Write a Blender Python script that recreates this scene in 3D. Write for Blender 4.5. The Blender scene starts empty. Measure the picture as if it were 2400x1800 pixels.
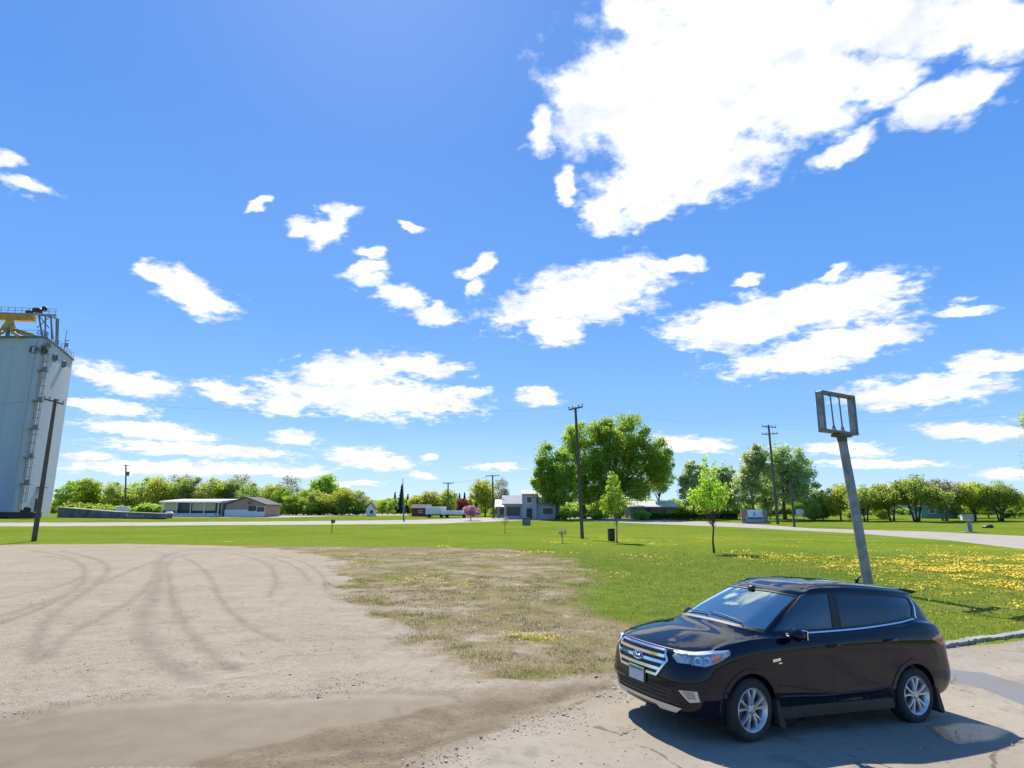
import bpy, math, random
import numpy as np
from mathutils import Vector, Matrix
from mathutils.bvhtree import BVHTree
from mathutils.geometry import delaunay_2d_cdt
R = math.radians
random.seed(7)
rng = np.random.default_rng(11)
SC = bpy.context.scene
COL = SC.collection

# ------------------------------------------------------------------ camera, sky, sun, exposure
F_PX, PITCH, CAM_H = 1336.4, math.atan(276.5 / 1336.4), 2.5      # for a 2212 x 1659 picture
cam_d = bpy.data.cameras.new('camera')
cam = bpy.data.objects.new('camera', cam_d); COL.objects.link(cam)
cam.location = (0, 0, CAM_H); cam.rotation_euler = (math.pi / 2 + PITCH, 0, 0)
cam_d.sensor_width = 36; cam_d.lens = 36 * F_PX / 2212
cam_d.clip_start = .1; cam_d.clip_end = 20000
SC.camera = cam
SUN_EL, SUN_AZ = R(50.5), R(-15)                                    # azimuth from +y towards +x
sun_dir = Vector((math.sin(SUN_AZ) * math.cos(SUN_EL), math.cos(SUN_AZ) * math.cos(SUN_EL), math.sin(SUN_EL)))
sl = bpy.data.lights.new('sun', 'SUN'); sl.energy = 5.0; sl.angle = R(.55); sl.color = (1, .925, .81)
so = bpy.data.objects.new('sun', sl); COL.objects.link(so)
so.rotation_euler = sun_dir.to_track_quat('Z', 'Y').to_euler(); so.location = (0, 0, 60)
SC.view_settings.view_transform = 'Standard'; SC.view_settings.look = 'None'
SC.view_settings.exposure = .55; SC.view_settings.gamma = 1
SC.cycles.max_bounces = 8; SC.cycles.transparent_max_bounces = 12
SC.cycles.use_denoising = True

CP, SP = math.cos(PITCH), math.sin(PITCH)
def ray(u, v):
    a, b = (u - 1106) / F_PX, (829.5 - v) / F_PX
    return Vector((a, CP - b * SP, SP + b * CP))

# sky: (x, y, rx, ry, turn) of the cumulus puffs, as seen from the road
CLOUDS = [
 (1640,40,330,120,0),(1510,170,300,140,-5),(1340,225,150,120,0),(1480,310,200,95,0),(1420,395,150,60,-15),(1300,465,50,38,-20),
 (1900,40,230,90,0),(1760,190,150,95,-30),(1370,20,60,60,0),(1170,290,32,55,0),(1222,415,18,32,0),(1385,460,70,26,-10),
 (2050,215,120,42,-18),(1835,320,85,22,-38),(2150,40,90,80,0),(1910,180,130,40,-25),
 (322,592,50,20,8),(425,637,85,38,20),(80,415,60,14,20),(15,355,34,22,0),(655,490,32,16,15),(712,490,50,24,-25),(885,483,34,11,0),(555,450,26,11,-25),
 (800,550,34,15,0),(785,586,45,20,-10),(802,612,36,18,0),(870,655,55,24,15),(945,680,42,20,0),(1022,575,30,16,-30),(1025,622,17,22,0),
 (1240,650,165,58,-10),(1340,595,110,42,-5),(1440,570,62,13,0),(1200,712,60,34,0),
 (1590,705,150,50,-5),(1790,655,170,52,-8),(1750,765,200,32,-12),(1900,610,60,18,0),(1605,605,38,12,-15),(1930,712,80,24,0),(1800,585,36,14,-15),
 (2078,665,52,15,0),(1985,845,175,34,-6),(2140,790,100,24,-10),
 (790,860,215,40,3),(760,805,110,38,-5),(900,785,95,26,5),(615,875,52,18,0),(990,848,66,12,0),(960,870,60,22,0),
 (280,822,115,25,12),(490,852,70,19,18),(190,868,60,14,0),(240,880,90,16,5),(330,933,130,22,8),(640,945,50,17,0),(800,992,90,22,8),
 (440,972,190,13,3),(195,985,60,12,0),(430,1012,250,16,0),(640,1022,60,12,0),(1165,857,45,16,0),
 (1490,957,78,18,3),(1830,972,92,17,3),(2110,932,130,20,2),(1900,1003,150,9,0),(2170,1025,60,14,0),(930,988,18,6,0),
 (1075,1007,55,7,0),(912,1028,30,7,0),(760,1045,60,6,0),]
def build_sky():
    w = bpy.data.worlds.new('World'); SC.world = w; w.use_nodes = True
    nt = w.node_tree; nt.nodes.clear(); N = nt.nodes; Lk = nt.links.new
    def m(op, a, b=None, c=None, clamp=False):
        n = N.new('ShaderNodeMath'); n.operation = op; n.use_clamp = clamp
        for i, q in enumerate((a, b, c)):
            if q is None: continue
            if isinstance(q, (int, float)): n.inputs[i].default_value = q
            else: Lk(q, n.inputs[i])
        return n.outputs[0]
    def vm(op, a, b=None):
        n = N.new('ShaderNodeVectorMath'); n.operation = op
        for i, q in enumerate((a, b)):
            if q is None: continue
            if isinstance(q, (tuple, list)): n.inputs[i].default_value = q
            else: Lk(q, n.inputs[i])
        return n
    tc = N.new('ShaderNodeTexCoord'); d = tc.outputs['Generated']
    sp = N.new('ShaderNodeSeparateXYZ'); Lk(d, sp.inputs[0])
    az = m('ARCTAN2', sp.outputs[0], sp.outputs[1]); el = m('ARCSINE', sp.outputs[2])
    # the noise lives on a flat cloud layer, so puffs flatten towards the horizon
    zz = m('ADD', m('MAXIMUM', sp.outputs[2], 0), .22)
    cx = N.new('ShaderNodeCombineXYZ'); Lk(m('DIVIDE', sp.outputs[0], zz), cx.inputs[0]); Lk(m('DIVIDE', sp.outputs[1], zz), cx.inputs[1])
    def noise(src, sc, det, rough=.55):
        n = N.new('ShaderNodeTexNoise'); n.inputs['Scale'].default_value = sc; n.inputs['Detail'].default_value = det
        n.inputs['Roughness'].default_value = rough; Lk(src, n.inputs['Vector']); return n
    nA = noise(cx.outputs[0], 5.5, 4, .6); nB = noise(cx.outputs[0], 13, 6, .60)
    ae = N.new('ShaderNodeCombineXYZ'); Lk(az, ae.inputs[0]); Lk(el, ae.inputs[1])
    wv = vm('SUBTRACT', nA.outputs['Color'], (.5, .5, .5))
    amp = m('MULTIPLY_ADD', el, .17, .010)
    ws = vm('SCALE', wv.outputs[0]); Lk(amp, ws.inputs['Scale'])
    pos = vm('ADD', ae.outputs[0], ws.outputs[0]).outputs[0]
    def ang(u, v):
        r = ray(u, v).normalized(); return math.atan2(r.x, r.y), math.asin(r.z)
    cur = None
    for (u, v, rx, ry, tn) in CLOUDS:
        a0, e0 = ang(u, v); t = R(tn)
        a1, e1 = ang(u + rx * math.cos(t), v + rx * math.sin(t))
        a2, e2 = ang(u - ry * math.sin(t), v + ry * math.cos(t))
        mp = N.new('ShaderNodeMapping'); mp.vector_type = 'TEXTURE'
        mp.inputs['Location'].default_value = (a0, e0, 0)
        mp.inputs['Rotation'].default_value = (0, 0, math.atan2(e1 - e0, a1 - a0))
        mp.inputs['Scale'].default_value = (max(.004, math.hypot(a1 - a0, e1 - e0)), max(.003, math.hypot(a2 - a0, e2 - e0)), 1e3)
        Lk(pos, mp.inputs['Vector'])
        ln = vm('LENGTH', mp.outputs[0]).outputs['Value']
        if cur is None: cur = ln
        else: cur = m('SMOOTH_MIN', cur, ln, .05)
    nD = noise(cx.outputs[0], 34, 4, .6)
    f = m('ADD', cur, m('MULTIPLY', m('SUBTRACT', nB.outputs['Fac'], .5), 1.9))
    f = m('ADD', f, m('MULTIPLY', m('SUBTRACT', nD.outputs['Fac'], .5), .7))
    mr = N.new('ShaderNodeMapRange'); mr.interpolation_type = 'SMOOTHSTEP'; Lk(f, mr.inputs['Value'])
    for k, val in (('From Min', 1.36), ('From Max', .74), ('To Min', 0), ('To Max', 1)): mr.inputs[k].default_value = val
    thin = N.new('ShaderNodeMapRange'); Lk(f, thin.inputs['Value'])
    for k, val in (('From Min', 1.05), ('From Max', .25), ('To Min', 0), ('To Max', 1)): thin.inputs[k].default_value = val
    sky = N.new('ShaderNodeTexSky'); sky.sky_type = 'NISHITA'; sky.sun_disc = False
    sky.sun_elevation = SUN_EL; sky.sun_rotation = SUN_AZ; sky.air_density = 1.0; sky.dust_density = .6; sky.ozone_density = 2.0; sky.altitude = 300
    sk = vm('SCALE', sky.outputs[0]); sk.inputs['Scale'].default_value = .016
    cr = N.new('ShaderNodeValToRGB'); Lk(m('DIVIDE', el, 1.5708, clamp=True), cr.inputs[0])
    stops = [(0, (.46, .58, .76)), (.035, (.34, .49, .76)), (.09, (.175, .355, .73)), (.19, (.095, .26, .67)), (.36, (.062, .20, .60)), (.6, (.06, .185, .56)), (1, (.05, .16, .50))]
    while len(cr.color_ramp.elements) < len(stops): cr.color_ramp.elements.new(.5)
    for e_, (p_, c_) in zip(cr.color_ramp.elements, stops): e_.position = p_
    for e_, (p_, c_) in zip(cr.color_ramp.elements, stops): e_.color = c_ + (1,)
    mh = vm('ADD', sk.outputs[0], vm('MULTIPLY', cr.outputs[0], (.76, .88, .85)).outputs[0])
    cc = N.new('ShaderNodeMix'); cc.data_type = 'RGBA'; Lk(thin.outputs[0], cc.inputs['Factor'])
    cc.inputs['A'].default_value = (.60, .66, .76, 1); cc.inputs['B'].default_value = (.88, .88, .885, 1)
    gsh = N.new('ShaderNodeMapRange'); gsh.interpolation_type = 'SMOOTHSTEP'; Lk(nA.outputs['Fac'], gsh.inputs['Value'])
    for k, val in (('From Min', .50), ('From Max', .66), ('To Min', 0), ('To Max', .62)): gsh.inputs[k].default_value = val
    c2 = N.new('ShaderNodeMix'); c2.data_type = 'RGBA'; Lk(gsh.outputs[0], c2.inputs['Factor']); Lk(cc.outputs['Result'], c2.inputs['A']); c2.inputs['B'].default_value = (.50, .54, .62, 1)
    mx = N.new('ShaderNodeMix'); mx.data_type = 'RGBA'; Lk(mr.outputs[0], mx.inputs['Factor']); Lk(mh.outputs[0], mx.inputs['A']); Lk(c2.outputs['Result'], mx.inputs['B'])
    bg = N.new('ShaderNodeBackground'); Lk(mx.outputs['Result'], bg.inputs['Color']); bg.inputs['Strength'].default_value = 1
    out = N.new('ShaderNodeOutputWorld'); Lk(bg.outputs[0], out.inputs['Surface'])
    w.cycles.sampling_method = 'MANUAL'; w.cycles.sample_map_resolution = 512
build_sky()

# ------------------------------------------------------------------ materials
class Mat:
    def __init__(s, name):
        s.m = bpy.data.materials.new(name); s.m.use_nodes = True
        s.nt = s.m.node_tree; s.N = s.nt.nodes; s.b = s.N['Principled BSDF']; s.L = s.nt.links.new
    def node(s, t, **k):
        n = s.N.new(t)
        for a, v in k.items(): setattr(n, a, v)
        return n
    def put(s, sock, v):
        if isinstance(v, (int, float)): sock.default_value = v
        elif isinstance(v, (tuple, list)): sock.default_value = tuple(v) + ((1,) if len(v) == 3 and sock.type == 'RGBA' else ())
        else: s.L(v, sock)
    def noise(s, vec, scale, detail=4, rough=.55, out='Fac'):
        n = s.node('ShaderNodeTexNoise'); s.put(n.inputs['Scale'], scale); s.put(n.inputs['Detail'], detail); s.put(n.inputs['Roughness'], rough)
        if vec is not None: s.L(vec, n.inputs['Vector'])
        return n.outputs[out]
    def mix(s, f, a, b, blend='MIX'):
        n = s.node('ShaderNodeMix', data_type='RGBA', blend_type=blend)
        s.put(n.inputs['Factor'], f); s.put(n.inputs['A'], a); s.put(n.inputs['B'], b); return n.outputs['Result']
    def ramp(s, v, a, b, lo=0, hi=1):
        n = s.node('ShaderNodeMapRange', interpolation_type='SMOOTHSTEP'); s.put(n.inputs['Value'], v)
        s.put(n.inputs['From Min'], a); s.put(n.inputs['From Max'], b); s.put(n.inputs['To Min'], lo); s.put(n.inputs['To Max'], hi); return n.outputs[0]
    def math(s, op, a, b=0., clamp=False):
        n = s.node('ShaderNodeMath', operation=op, use_clamp=clamp); s.put(n.inputs[0], a); s.put(n.inputs[1], b); return n.outputs[0]
    def attr(s, name, out='Fac'):
        return s.node('ShaderNodeAttribute', attribute_name=name).outputs[out]
    def pos(s): return s.node('ShaderNodeNewGeometry').outputs['Position']
    def obj(s): return s.node('ShaderNodeTexCoord').outputs['Object']
    def bump(s, h, strength=.5, dist=.02):
        n = s.node('ShaderNodeBump'); s.put(n.inputs['Height'], h); n.inputs['Strength'].default_value = strength; n.inputs['Distance'].default_value = dist
        s.L(n.outputs[0], s.b.inputs['Normal'])
    def set(s, **k):
        al = dict(color='Base Color', rough='Roughness', metal='Metallic', coat='Coat Weight', trans='Transmission Weight', alpha='Alpha', spec='Specular IOR Level')
        for a, v in k.items(): s.put(s.b.inputs[al[a]], v)
        return s
def plain(name, col, rough=.6, metal=0, vary=.18, scale=3., coat=0, dirt=None):
    M = Mat(name); o = M.obj()
    n = M.noise(o, scale, 6, .6)
    c = M.mix(M.ramp(n, .3, .7), tuple(x * (1 - vary) for x in col), tuple(min(1, x * (1 + vary)) for x in col))
    if dirt:
        c = M.mix(M.ramp(M.noise(o, scale * .6, 8, .7), .48, .72, 0, .8), c, dirt)
    M.set(color=c, rough=rough, metal=metal, coat=coat)
    M.b.inputs['Coat Roughness'].default_value = .05
    return M.m
WOODP = Mat('weathered_wood'); _o = WOODP.obj()
_mp = WOODP.node('ShaderNodeMapping'); WOODP.L(_o, _mp.inputs[0]); _mp.inputs['Scale'].default_value = (14, 14, .6)
WOODP.set(color=WOODP.mix(WOODP.ramp(WOODP.noise(_mp.outputs[0], 2.2, 6, .6), .3, .7), (.055, .045, .036), (.15, .125, .10)), rough=.9); WOODP = WOODP.m
BARK = plain('bark', (.085, .068, .05), .95, vary=.4, scale=9)
BARK_PALE = plain('pale_bark', (.20, .18, .15), .95, vary=.3, scale=9)
GALV = plain('galvanised_steel', (.26, .27, .285), .55, .35, .25, 2.5, dirt=(.09, .09, .095))
STEEL = plain('grey_steel', (.16, .18, .2), .55, .4, .2)
RUST = plain('rusty_steel', (.30, .13, .07), .8, 0, .35, 6, dirt=(.12, .06, .04))
YELLOW = plain('yellow_paint', (.62, .36, .05), .55, 0, .2, 1.5, dirt=(.28, .17, .07))
WHITE = plain('white_paint', (.80, .77, .70), .6, vary=.06)
CREAM = plain('cream_siding', (.62, .54, .40), .7, vary=.07)
TAN = plain('tan_siding', (.42, .29, .20), .75, vary=.12)
GREYSIDE = plain('grey_siding', (.40, .40, .41), .75, vary=.08)
ROOFD = plain('dark_shingle', (.09, .085, .085), .9, vary=.25, scale=8)
ROOFL = plain('pale_roof', (.50, .50, .50), .6, vary=.1)
ROOFR = plain('red_brown_roof', (.20, .09, .065), .85, vary=.2, scale=6)
DARKP = plain('dark_trim', (.03, .032, .036), .5, vary=.2)
WINDOW = plain('window_glass', (.03, .04, .05), .08, vary=.1)
CONC = plain('concrete', (.30, .28, .25), .9, vary=.15, scale=1.2, dirt=(.22, .21, .19))
BLACKPL = plain('black_plastic', (.012, .012, .013), .45, vary=.2)
BRICK = Mat('brick'); _b = BRICK.node('ShaderNodeTexBrick'); _b.inputs['Scale'].default_value = 4; _b.inputs['Color1'].default_value = (.30, .16, .12, 1)
_b.inputs['Color2'].default_value = (.36, .21, .16, 1); _b.inputs['Mortar'].default_value = (.4, .36, .33, 1); BRICK.L(BRICK.obj(), _b.inputs['Vector'])
BRICK.set(color=_b.outputs['Color'], rough=.9); BRICK = BRICK.m

def leaf_mat(name, a, b, c=None, transl=.70):
    M = Mat(name); g = M.node('ShaderNodeNewGeometry'); rp = g.outputs['Random Per Island']
    oi = M.node('ShaderNodeObjectInfo').outputs['Random']
    col = M.mix(rp, a, b)
    if c: col = M.mix(M.ramp(M.noise(M.obj(), .55, 2), .5, .66, 0, .8), col, c)
    hs = M.node('ShaderNodeHueSaturation'); M.L(col, hs.inputs['Color'])
    hs.inputs['Hue'].default_value = .5
    mm = M.node('ShaderNodeMapRange'); M.L(oi, mm.inputs[0]); mm.inputs['To Min'].default_value = .485; mm.inputs['To Max'].default_value = .512; M.L(mm.outputs[0], hs.inputs['Hue'])
    mv = M.node('ShaderNodeMapRange'); M.L(M.math('FRACT', M.math('MULTIPLY', oi, 7.31)), mv.inputs[0]); mv.inputs['To Min'].default_value = .82; mv.inputs['To Max'].default_value = 1.15; M.L(mv.outputs[0], hs.inputs['Value'])
    M.set(color=hs.outputs[0], rough=.6, spec=.3)
    tr = M.node('ShaderNodeBsdfTranslucent'); M.L(hs.outputs[0], tr.inputs['Color'])
    ms = M.node('ShaderNodeMixShader'); ms.inputs[0].default_value = transl
    out = M.N['Material Output']; M.L(M.b.outputs[0], ms.inputs[1]); M.L(tr.outputs[0], ms.inputs[2]); M.L(ms.outputs[0], out.inputs['Surface'])
    return M.m
LEAF = {
 'fresh': leaf_mat('fresh_leaves', (.34, .54, .05), (.54, .70, .10)),
 'deep': leaf_mat('deep_leaves', (.29, .45, .05), (.48, .62, .10), (.36, .50, .06)),
 'pale': leaf_mat('pale_leaves', (.32, .40, .12), (.46, .52, .19), (.28, .40, .08)),
 'olive': leaf_mat('olive_leaves', (.38, .50, .08), (.56, .64, .16), (.30, .46, .06)),
 'silver': leaf_mat('silvery_leaves', (.42, .54, .22), (.60, .68, .35), (.36, .50, .13)),
 'gold': leaf_mat('golden_leaves', (.42, .50, .06), (.58, .62, .11), (.36, .52, .06)),
 'spruce': leaf_mat('spruce_needles', (.04, .085, .035), (.08, .14, .05), transl=.15),
 'red': leaf_mat('dark_red_leaves', (.22, .05, .04), (.34, .10, .07)),
 'pink': leaf_mat('pink_blossom', (.56, .28, .38), (.70, .46, .54)),
 'grey': leaf_mat('budding_twigs', (.28, .27, .17), (.38, .37, .24), (.28, .34, .11)),
 'hedge': leaf_mat('hedge_leaves', (.10, .20, .03), (.19, .32, .05)),
}

# ------------------------------------------------------------------ mesh helpers
def tag(o, label=None, cat=None, group=None, kind=None):
    if label: o['label'] = label
    if cat: o['category'] = cat
    if group: o['group'] = group
    if kind: o['kind'] = kind
    return o
def empty(name, loc=(0, 0, 0), rz=0, **k):
    o = bpy.data.objects.new(name, None); COL.objects.link(o); o.location = loc; o.rotation_euler = (0, 0, rz)
    o.empty_display_size = .2
    return tag(o, **k)
def link(name, me, mat=None, parent=None):
    o = bpy.data.objects.new(name, me); COL.objects.link(o)
    if mat is not None and not me.materials: me.materials.append(mat)
    if parent is not None: o.parent = parent
    return o
def np_mesh(name, V, Fq, k):
    me = bpy.data.meshes.new(name); V = np.asarray(V, np.float32); Fq = np.asarray(Fq, np.int32).reshape(-1, k); n = len(Fq)
    me.vertices.add(len(V)); me.vertices.foreach_set('co', V.ravel())
    me.loops.add(n * k); me.loops.foreach_set('vertex_index', Fq.ravel())
    me.polygons.add(n); me.polygons.foreach_set('loop_start', np.arange(0, n * k, k, dtype=np.int32))
    me.update(calc_edges=True); return me
class MB:
    def __init__(s): s.v = []; s.f = []
    def add(s, V, Fc):
        o = len(s.v); s.v += [tuple(p) for p in V]; s.f += [[i + o for i in q] for q in Fc]; return s
    def box(s, c, sz, rot=None, bev=0):
        x, y, z = [q / 2 for q in sz]
        if bev:
            b = min(bev, x * .9, y * .9, z * .9); V = []; 
            for (sx, sy, sz_) in [(i, j, k) for i in (-1, 1) for j in (-1, 1) for k in (-1, 1)]:
                V += [Vector((sx * x, sy * (y - b), sz_ * (z - b))), Vector((sx * (x - b), sy * y, sz_ * (z - b))), Vector((sx * (x - b), sy * (y - b), sz_ * z))]
            import bmesh
            bm = bmesh.new(); [bm.verts.new(p) for p in V]; r = bmesh.ops.convex_hull(bm, input=bm.verts); bm.verts.index_update()
            Vv = [p.co.copy() for p in bm.verts]; Ff = [[q.index for q in f.verts] for f in bm.faces]; bm.free()
        else:
            Vv = [Vector((i * x, j * y, k * z)) for i in (-1, 1) for j in (-1, 1) for k in (-1, 1)]
            Ff = [[0, 1, 3, 2], [4, 6, 7, 5], [0, 4, 5, 1], [2, 3, 7, 6], [0, 2, 6, 4], [1, 5, 7, 3]]
        if rot is not None: Vv = [rot @ p for p in Vv]
        return s.add([p + Vector(c) for p in Vv], Ff)
    def tube(s, pts, rad, n=8, cap=True):
        pts = [Vector(p) for p in pts]; rad = rad if isinstance(rad, (list, tuple)) else [rad] * len(pts)
        up = None; V = []; Fc = []
        for i, p in enumerate(pts):
            t = (pts[min(i + 1, len(pts) - 1)] - pts[max(i - 1, 0)]).normalized()
            if up is None: up = t.orthogonal().normalized()
            a = (up - t * up.dot(t)).normalized(); b = t.cross(a); up = a
            for k in range(n):
                th = 2 * math.pi * k / n; V.append(p + (a * math.cos(th) + b * math.sin(th)) * rad[i])
        for i in range(len(pts) - 1):
            for k in range(n): Fc.append([i * n + k, i * n + (k + 1) % n, (i + 1) * n + (k + 1) % n, (i + 1) * n + k])
        if cap: Fc += [list(range(n))[::-1], [(len(pts) - 1) * n + k for k in range(n)]]
        return s.add(V, Fc)
    def prism(s, poly, axis, a, b):
        # polygon in the plane across axis, extruded from a to b
        def P(q, t):
            return {'x': (t, q[0], q[1]), 'y': (q[0], t, q[1]), 'z': (q[0], q[1], t)}[axis]
        n = len(poly); V = [P(q, a) for q in poly] + [P(q, b) for q in poly]
        Fc = [list(range(n))[::-1], list(range(n, 2 * n))] + [[i, (i + 1) % n, (i + 1) % n + n, i + n] for i in range(n)]
        return s.add(V, Fc)
    def lathe(s, prof, n=32, axis='y'):
        V = []; Fc = []; m = len(prof)
        for k in range(n):
            c, sn = math.cos(2 * math.pi * k / n), math.sin(2 * math.pi * k / n)
            for (r, t) in prof:
                V.append((r * c, t, r * sn) if axis == 'y' else (r * c, r * sn, t))
        for k in range(n):
            for i in range(m - 1): Fc.append([k * m + i, k * m + i + 1, ((k + 1) % n) * m + i + 1, ((k + 1) % n) * m + i])
        return s.add(V, Fc)
    def build(s, name, mat, parent=None, smooth=False, ang=None):
        me = bpy.data.meshes.new(name); me.from_pydata(s.v, [], s.f); me.update()
        import bmesh
        bm = bmesh.new(); bm.from_mesh(me); bmesh.ops.recalc_face_normals(bm, faces=bm.faces); bm.to_mesh(me); bm.free()
        if smooth or ang: me.polygons.foreach_set('use_smooth', [True] * len(me.polygons))
        if ang: me.set_sharp_from_angle(angle=R(ang))
        return link(name, me, mat, parent)
def copy_tree(o, loc=None, rz=None, scale=None, label=None):
    c = o.copy(); COL.objects.link(c)
    if loc is not None: c.location = loc
    if rz is not None: c.rotation_euler = (0, 0, rz)
    if scale is not None: c.scale = scale
    if label: c['label'] = label
    def kids(a, b):
        for ch in list(a.children):
            d = ch.copy(); COL.objects.link(d); d.parent = b; kids(ch, d)
    kids(o, c)
    return c
ORD = ['first', 'second', 'third', 'fourth', 'fifth', 'sixth', 'seventh', 'eighth', 'ninth', 'tenth', 'eleventh', 'twelfth', 'thirteenth',
       'fourteenth', 'fifteenth', 'sixteenth', 'seventeenth', 'eighteenth', 'nineteenth', 'twentieth', 'twenty-first', 'twenty-second', 'twenty-third', 'twenty-fourth', 'twenty-fifth']

# ------------------------------------------------------------------ terrain
CAR = dict(x=3.57, y=8.86, z=-.073, yaw=3.534, pitch=-.046, roll=.01)
GX, GY = -.0395, -.026                                              # the road falls away behind the car
def sstep(a, b, t): t = np.clip((t - a) / (b - a), 0, 1); return t * t * (3 - 2 * t)
def height(x, y):
    x = np.asarray(x, float); y = np.asarray(y, float)
    r = np.hypot(x, y)
    w = np.exp(-((np.hypot(x - CAR['x'], y - CAR['y'])) / 5.0) ** 2 * .7)
    dx, dy = x - CAR['x'], y - CAR['y']
    z = CAR['z'] * np.exp(-(r / 30) ** 2) + w * (GX * dx + GY * dy)
    z = z + 1.75 * sstep(60, 180, r)
    z = z + .02 * np.sin(x * .9 + 1.3) * np.sin(y * .7) * np.exp(-(r / 40) ** 2) * (1 - w)
    return z
def gz(x, y): return float(height(x, y))
def G(u, v):
    d = ray(u, v); t = 2.; p = Vector((0, 0, CAM_H))
    last = t
    while t < 4000:
        q = p + d * t
        if q.z < gz(q.x, q.y):
            a, b = last, t
            for _ in range(30):
                m_ = (a + b) / 2; q = p + d * m_
                if q.z < gz(q.x, q.y): b = m_
                else: a = m_
            return Vector((q.x, q.y, gz(q.x, q.y)))
        last = t; t *= 1.02
    q = p + d * 400; return Vector((q.x, q.y, 1.3))
def pt(u, v, y):
    d = ray(u, v); return Vector((0, 0, CAM_H)) + d * (y / d.y)
def at(u, y, v=1105):
    p = pt(u, v, y); return Vector((p.x, y, gz(p.x, y)))

# simple value noise on a lattice, for edges and clumps
_tab = rng.random((256, 256))
def vnoise(x, y):
    xi, yi = np.floor(x).astype(int), np.floor(y).astype(int); fx, fy = x - xi, y - yi
    fx = fx * fx * (3 - 2 * fx); fy = fy * fy * (3 - 2 * fy)
    g = lambda a, b: _tab[a % 256, b % 256]
    return (g(xi, yi) * (1 - fx) + g(xi + 1, yi) * fx) * (1 - fy) + (g(xi, yi + 1) * (1 - fx) + g(xi + 1, yi + 1) * fx) * fy
def fbm(x, y, o=4):
    s = 0; a = .5
    for k in range(o): s = s + a * (vnoise(x * 2 ** k + 17 * k, y * 2 ** k + 31 * k)); a *= .5
    return s / (1 - .5 ** o)
def inside(poly, x, y):
    c = np.zeros(x.shape, bool); n = len(poly)
    for i in range(n):
        (x1, y1), (x2, y2) = poly[i], poly[(i + 1) % n]
        if y1 == y2: continue
        c ^= ((y1 > y) != (y2 > y)) & (x < (x2 - x1) * (y - y1) / (y2 - y1) + x1)
    return c
def dist_line(pts, x, y, closed=False):
    d = np.full(x.shape, 1e9); n = len(pts)
    for i in range(n if closed else n - 1):
        ax, ay = pts[i]; bx, by = pts[(i + 1) % n]; ex, ey = bx - ax, by - ay
        t = np.clip(((x - ax) * ex + (y - ay) * ey) / (ex * ex + ey * ey + 1e-12), 0, 1)
        d = np.minimum(d, np.hypot(x - ax - t * ex, y - ay - t * ey))
    return d
def sdist(poly, x, y): return np.where(inside(poly, x, y), 1, -1) * dist_line(poly, x, y, True)
def GP(l): return [tuple(G(u, v)[:2]) for u, v in l]

LOT = GP([(-400, 1178), (0, 1177), (250, 1175), (480, 1179), (640, 1188), (715, 1205), (735, 1240), (745, 1275), (775, 1310), (850, 1345), (905, 1385), (960, 1425),
          (1040, 1452), (1110, 1480), (1130, 1500), (1000, 1520), (600, 1530), (0, 1560), (-400, 1640)])
SPARSE = GP([(480, 1179), (900, 1182), (1130, 1188), (1240, 1210), (1290, 1250), (1262, 1290), (1290, 1330), (1420, 1370), (1420, 1452), (1250, 1470), (1130, 1500), (1040, 1452),
             (905, 1385), (745, 1275), (715, 1205)])
MUD = GP([(-500, 1600), (0, 1548), (130, 1520), (360, 1503), (560, 1497), (780, 1500), (1000, 1500), (1180, 1487), (1370, 1466), (1380, 1490), (1240, 1525), (1110, 1560),
          (1010, 1598), (930, 1640), (880, 1700), (700, 1900), (-600, 1900)])
ROAD = GP([(1330, 1468), (1430, 1452), (1700, 1425), (2030, 1398), (2212, 1383), (2600, 1345), (3300, 1330), (3800, 1700)]) + [(30, -6), (-14, -6)] + GP([(-700, 1800)]) + \
       GP([(0, 1655), (250, 1648), (420, 1652), (560, 1700), (840, 1690), (900, 1655), (1000, 1602), (1110, 1562), (1260, 1522), (1345, 1490)])
PUD = GP([(-300, 1640), (-200, 1600), (0, 1556), (200, 1518), (400, 1504), (700, 1500), (985, 1502), (1010, 1515), (900, 1535), (800, 1560), (700, 1575), (640, 1600), (520, 1615), (420, 1650), (380, 1700), (-300, 1800)])
ROADF = GP([(-900, 1139), (0, 1137), (500, 1134), (950, 1131), (1120, 1124), (1200, 1121), (1350, 1129), (1600, 1139), (1850, 1152), (2050, 1167), (2212, 1186), (2600, 1250), (2900, 1238),
            (2500, 1185), (2212, 1158), (2000, 1148), (1750, 1141), (1600, 1130), (1350, 1120), (1150, 1113), (1050, 1118), (900, 1123), (500, 1127), (0, 1129), (-900, 1131)])
FARLOT = GP([(330, 1117), (600, 1118), (720, 1115), (880, 1113), (880, 1110.5), (600, 1111), (330, 1111)])
YEL1 = GP([(1600, 1190), (1800, 1205), (2212, 1235), (2500, 1260), (2500, 1370), (2212, 1352), (2060, 1318), (2000, 1270), (1800, 1230), (1600, 1205)])
YEL2 = GP([(1900, 1212), (2030, 1196), (2212, 1196), (2500, 1230), (2500, 1330), (2212, 1286), (2000, 1250)])
YBAND = GP([(1680, 1202), (1800, 1210), (1900, 1221), (2050, 1245), (2212, 1272), (2400, 1300)])
def smooth_path(p):
    for _ in range(3): p = [p[0]] + [q for i in range(len(p) - 1) for q in ((p[i][0] * .75 + p[i + 1][0] * .25, p[i][1] * .75 + p[i + 1][1] * .25), (p[i][0] * .25 + p[i + 1][0] * .75, p[i][1] * .25 + p[i + 1][1] * .75))] + [p[-1]]
    return p
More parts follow.
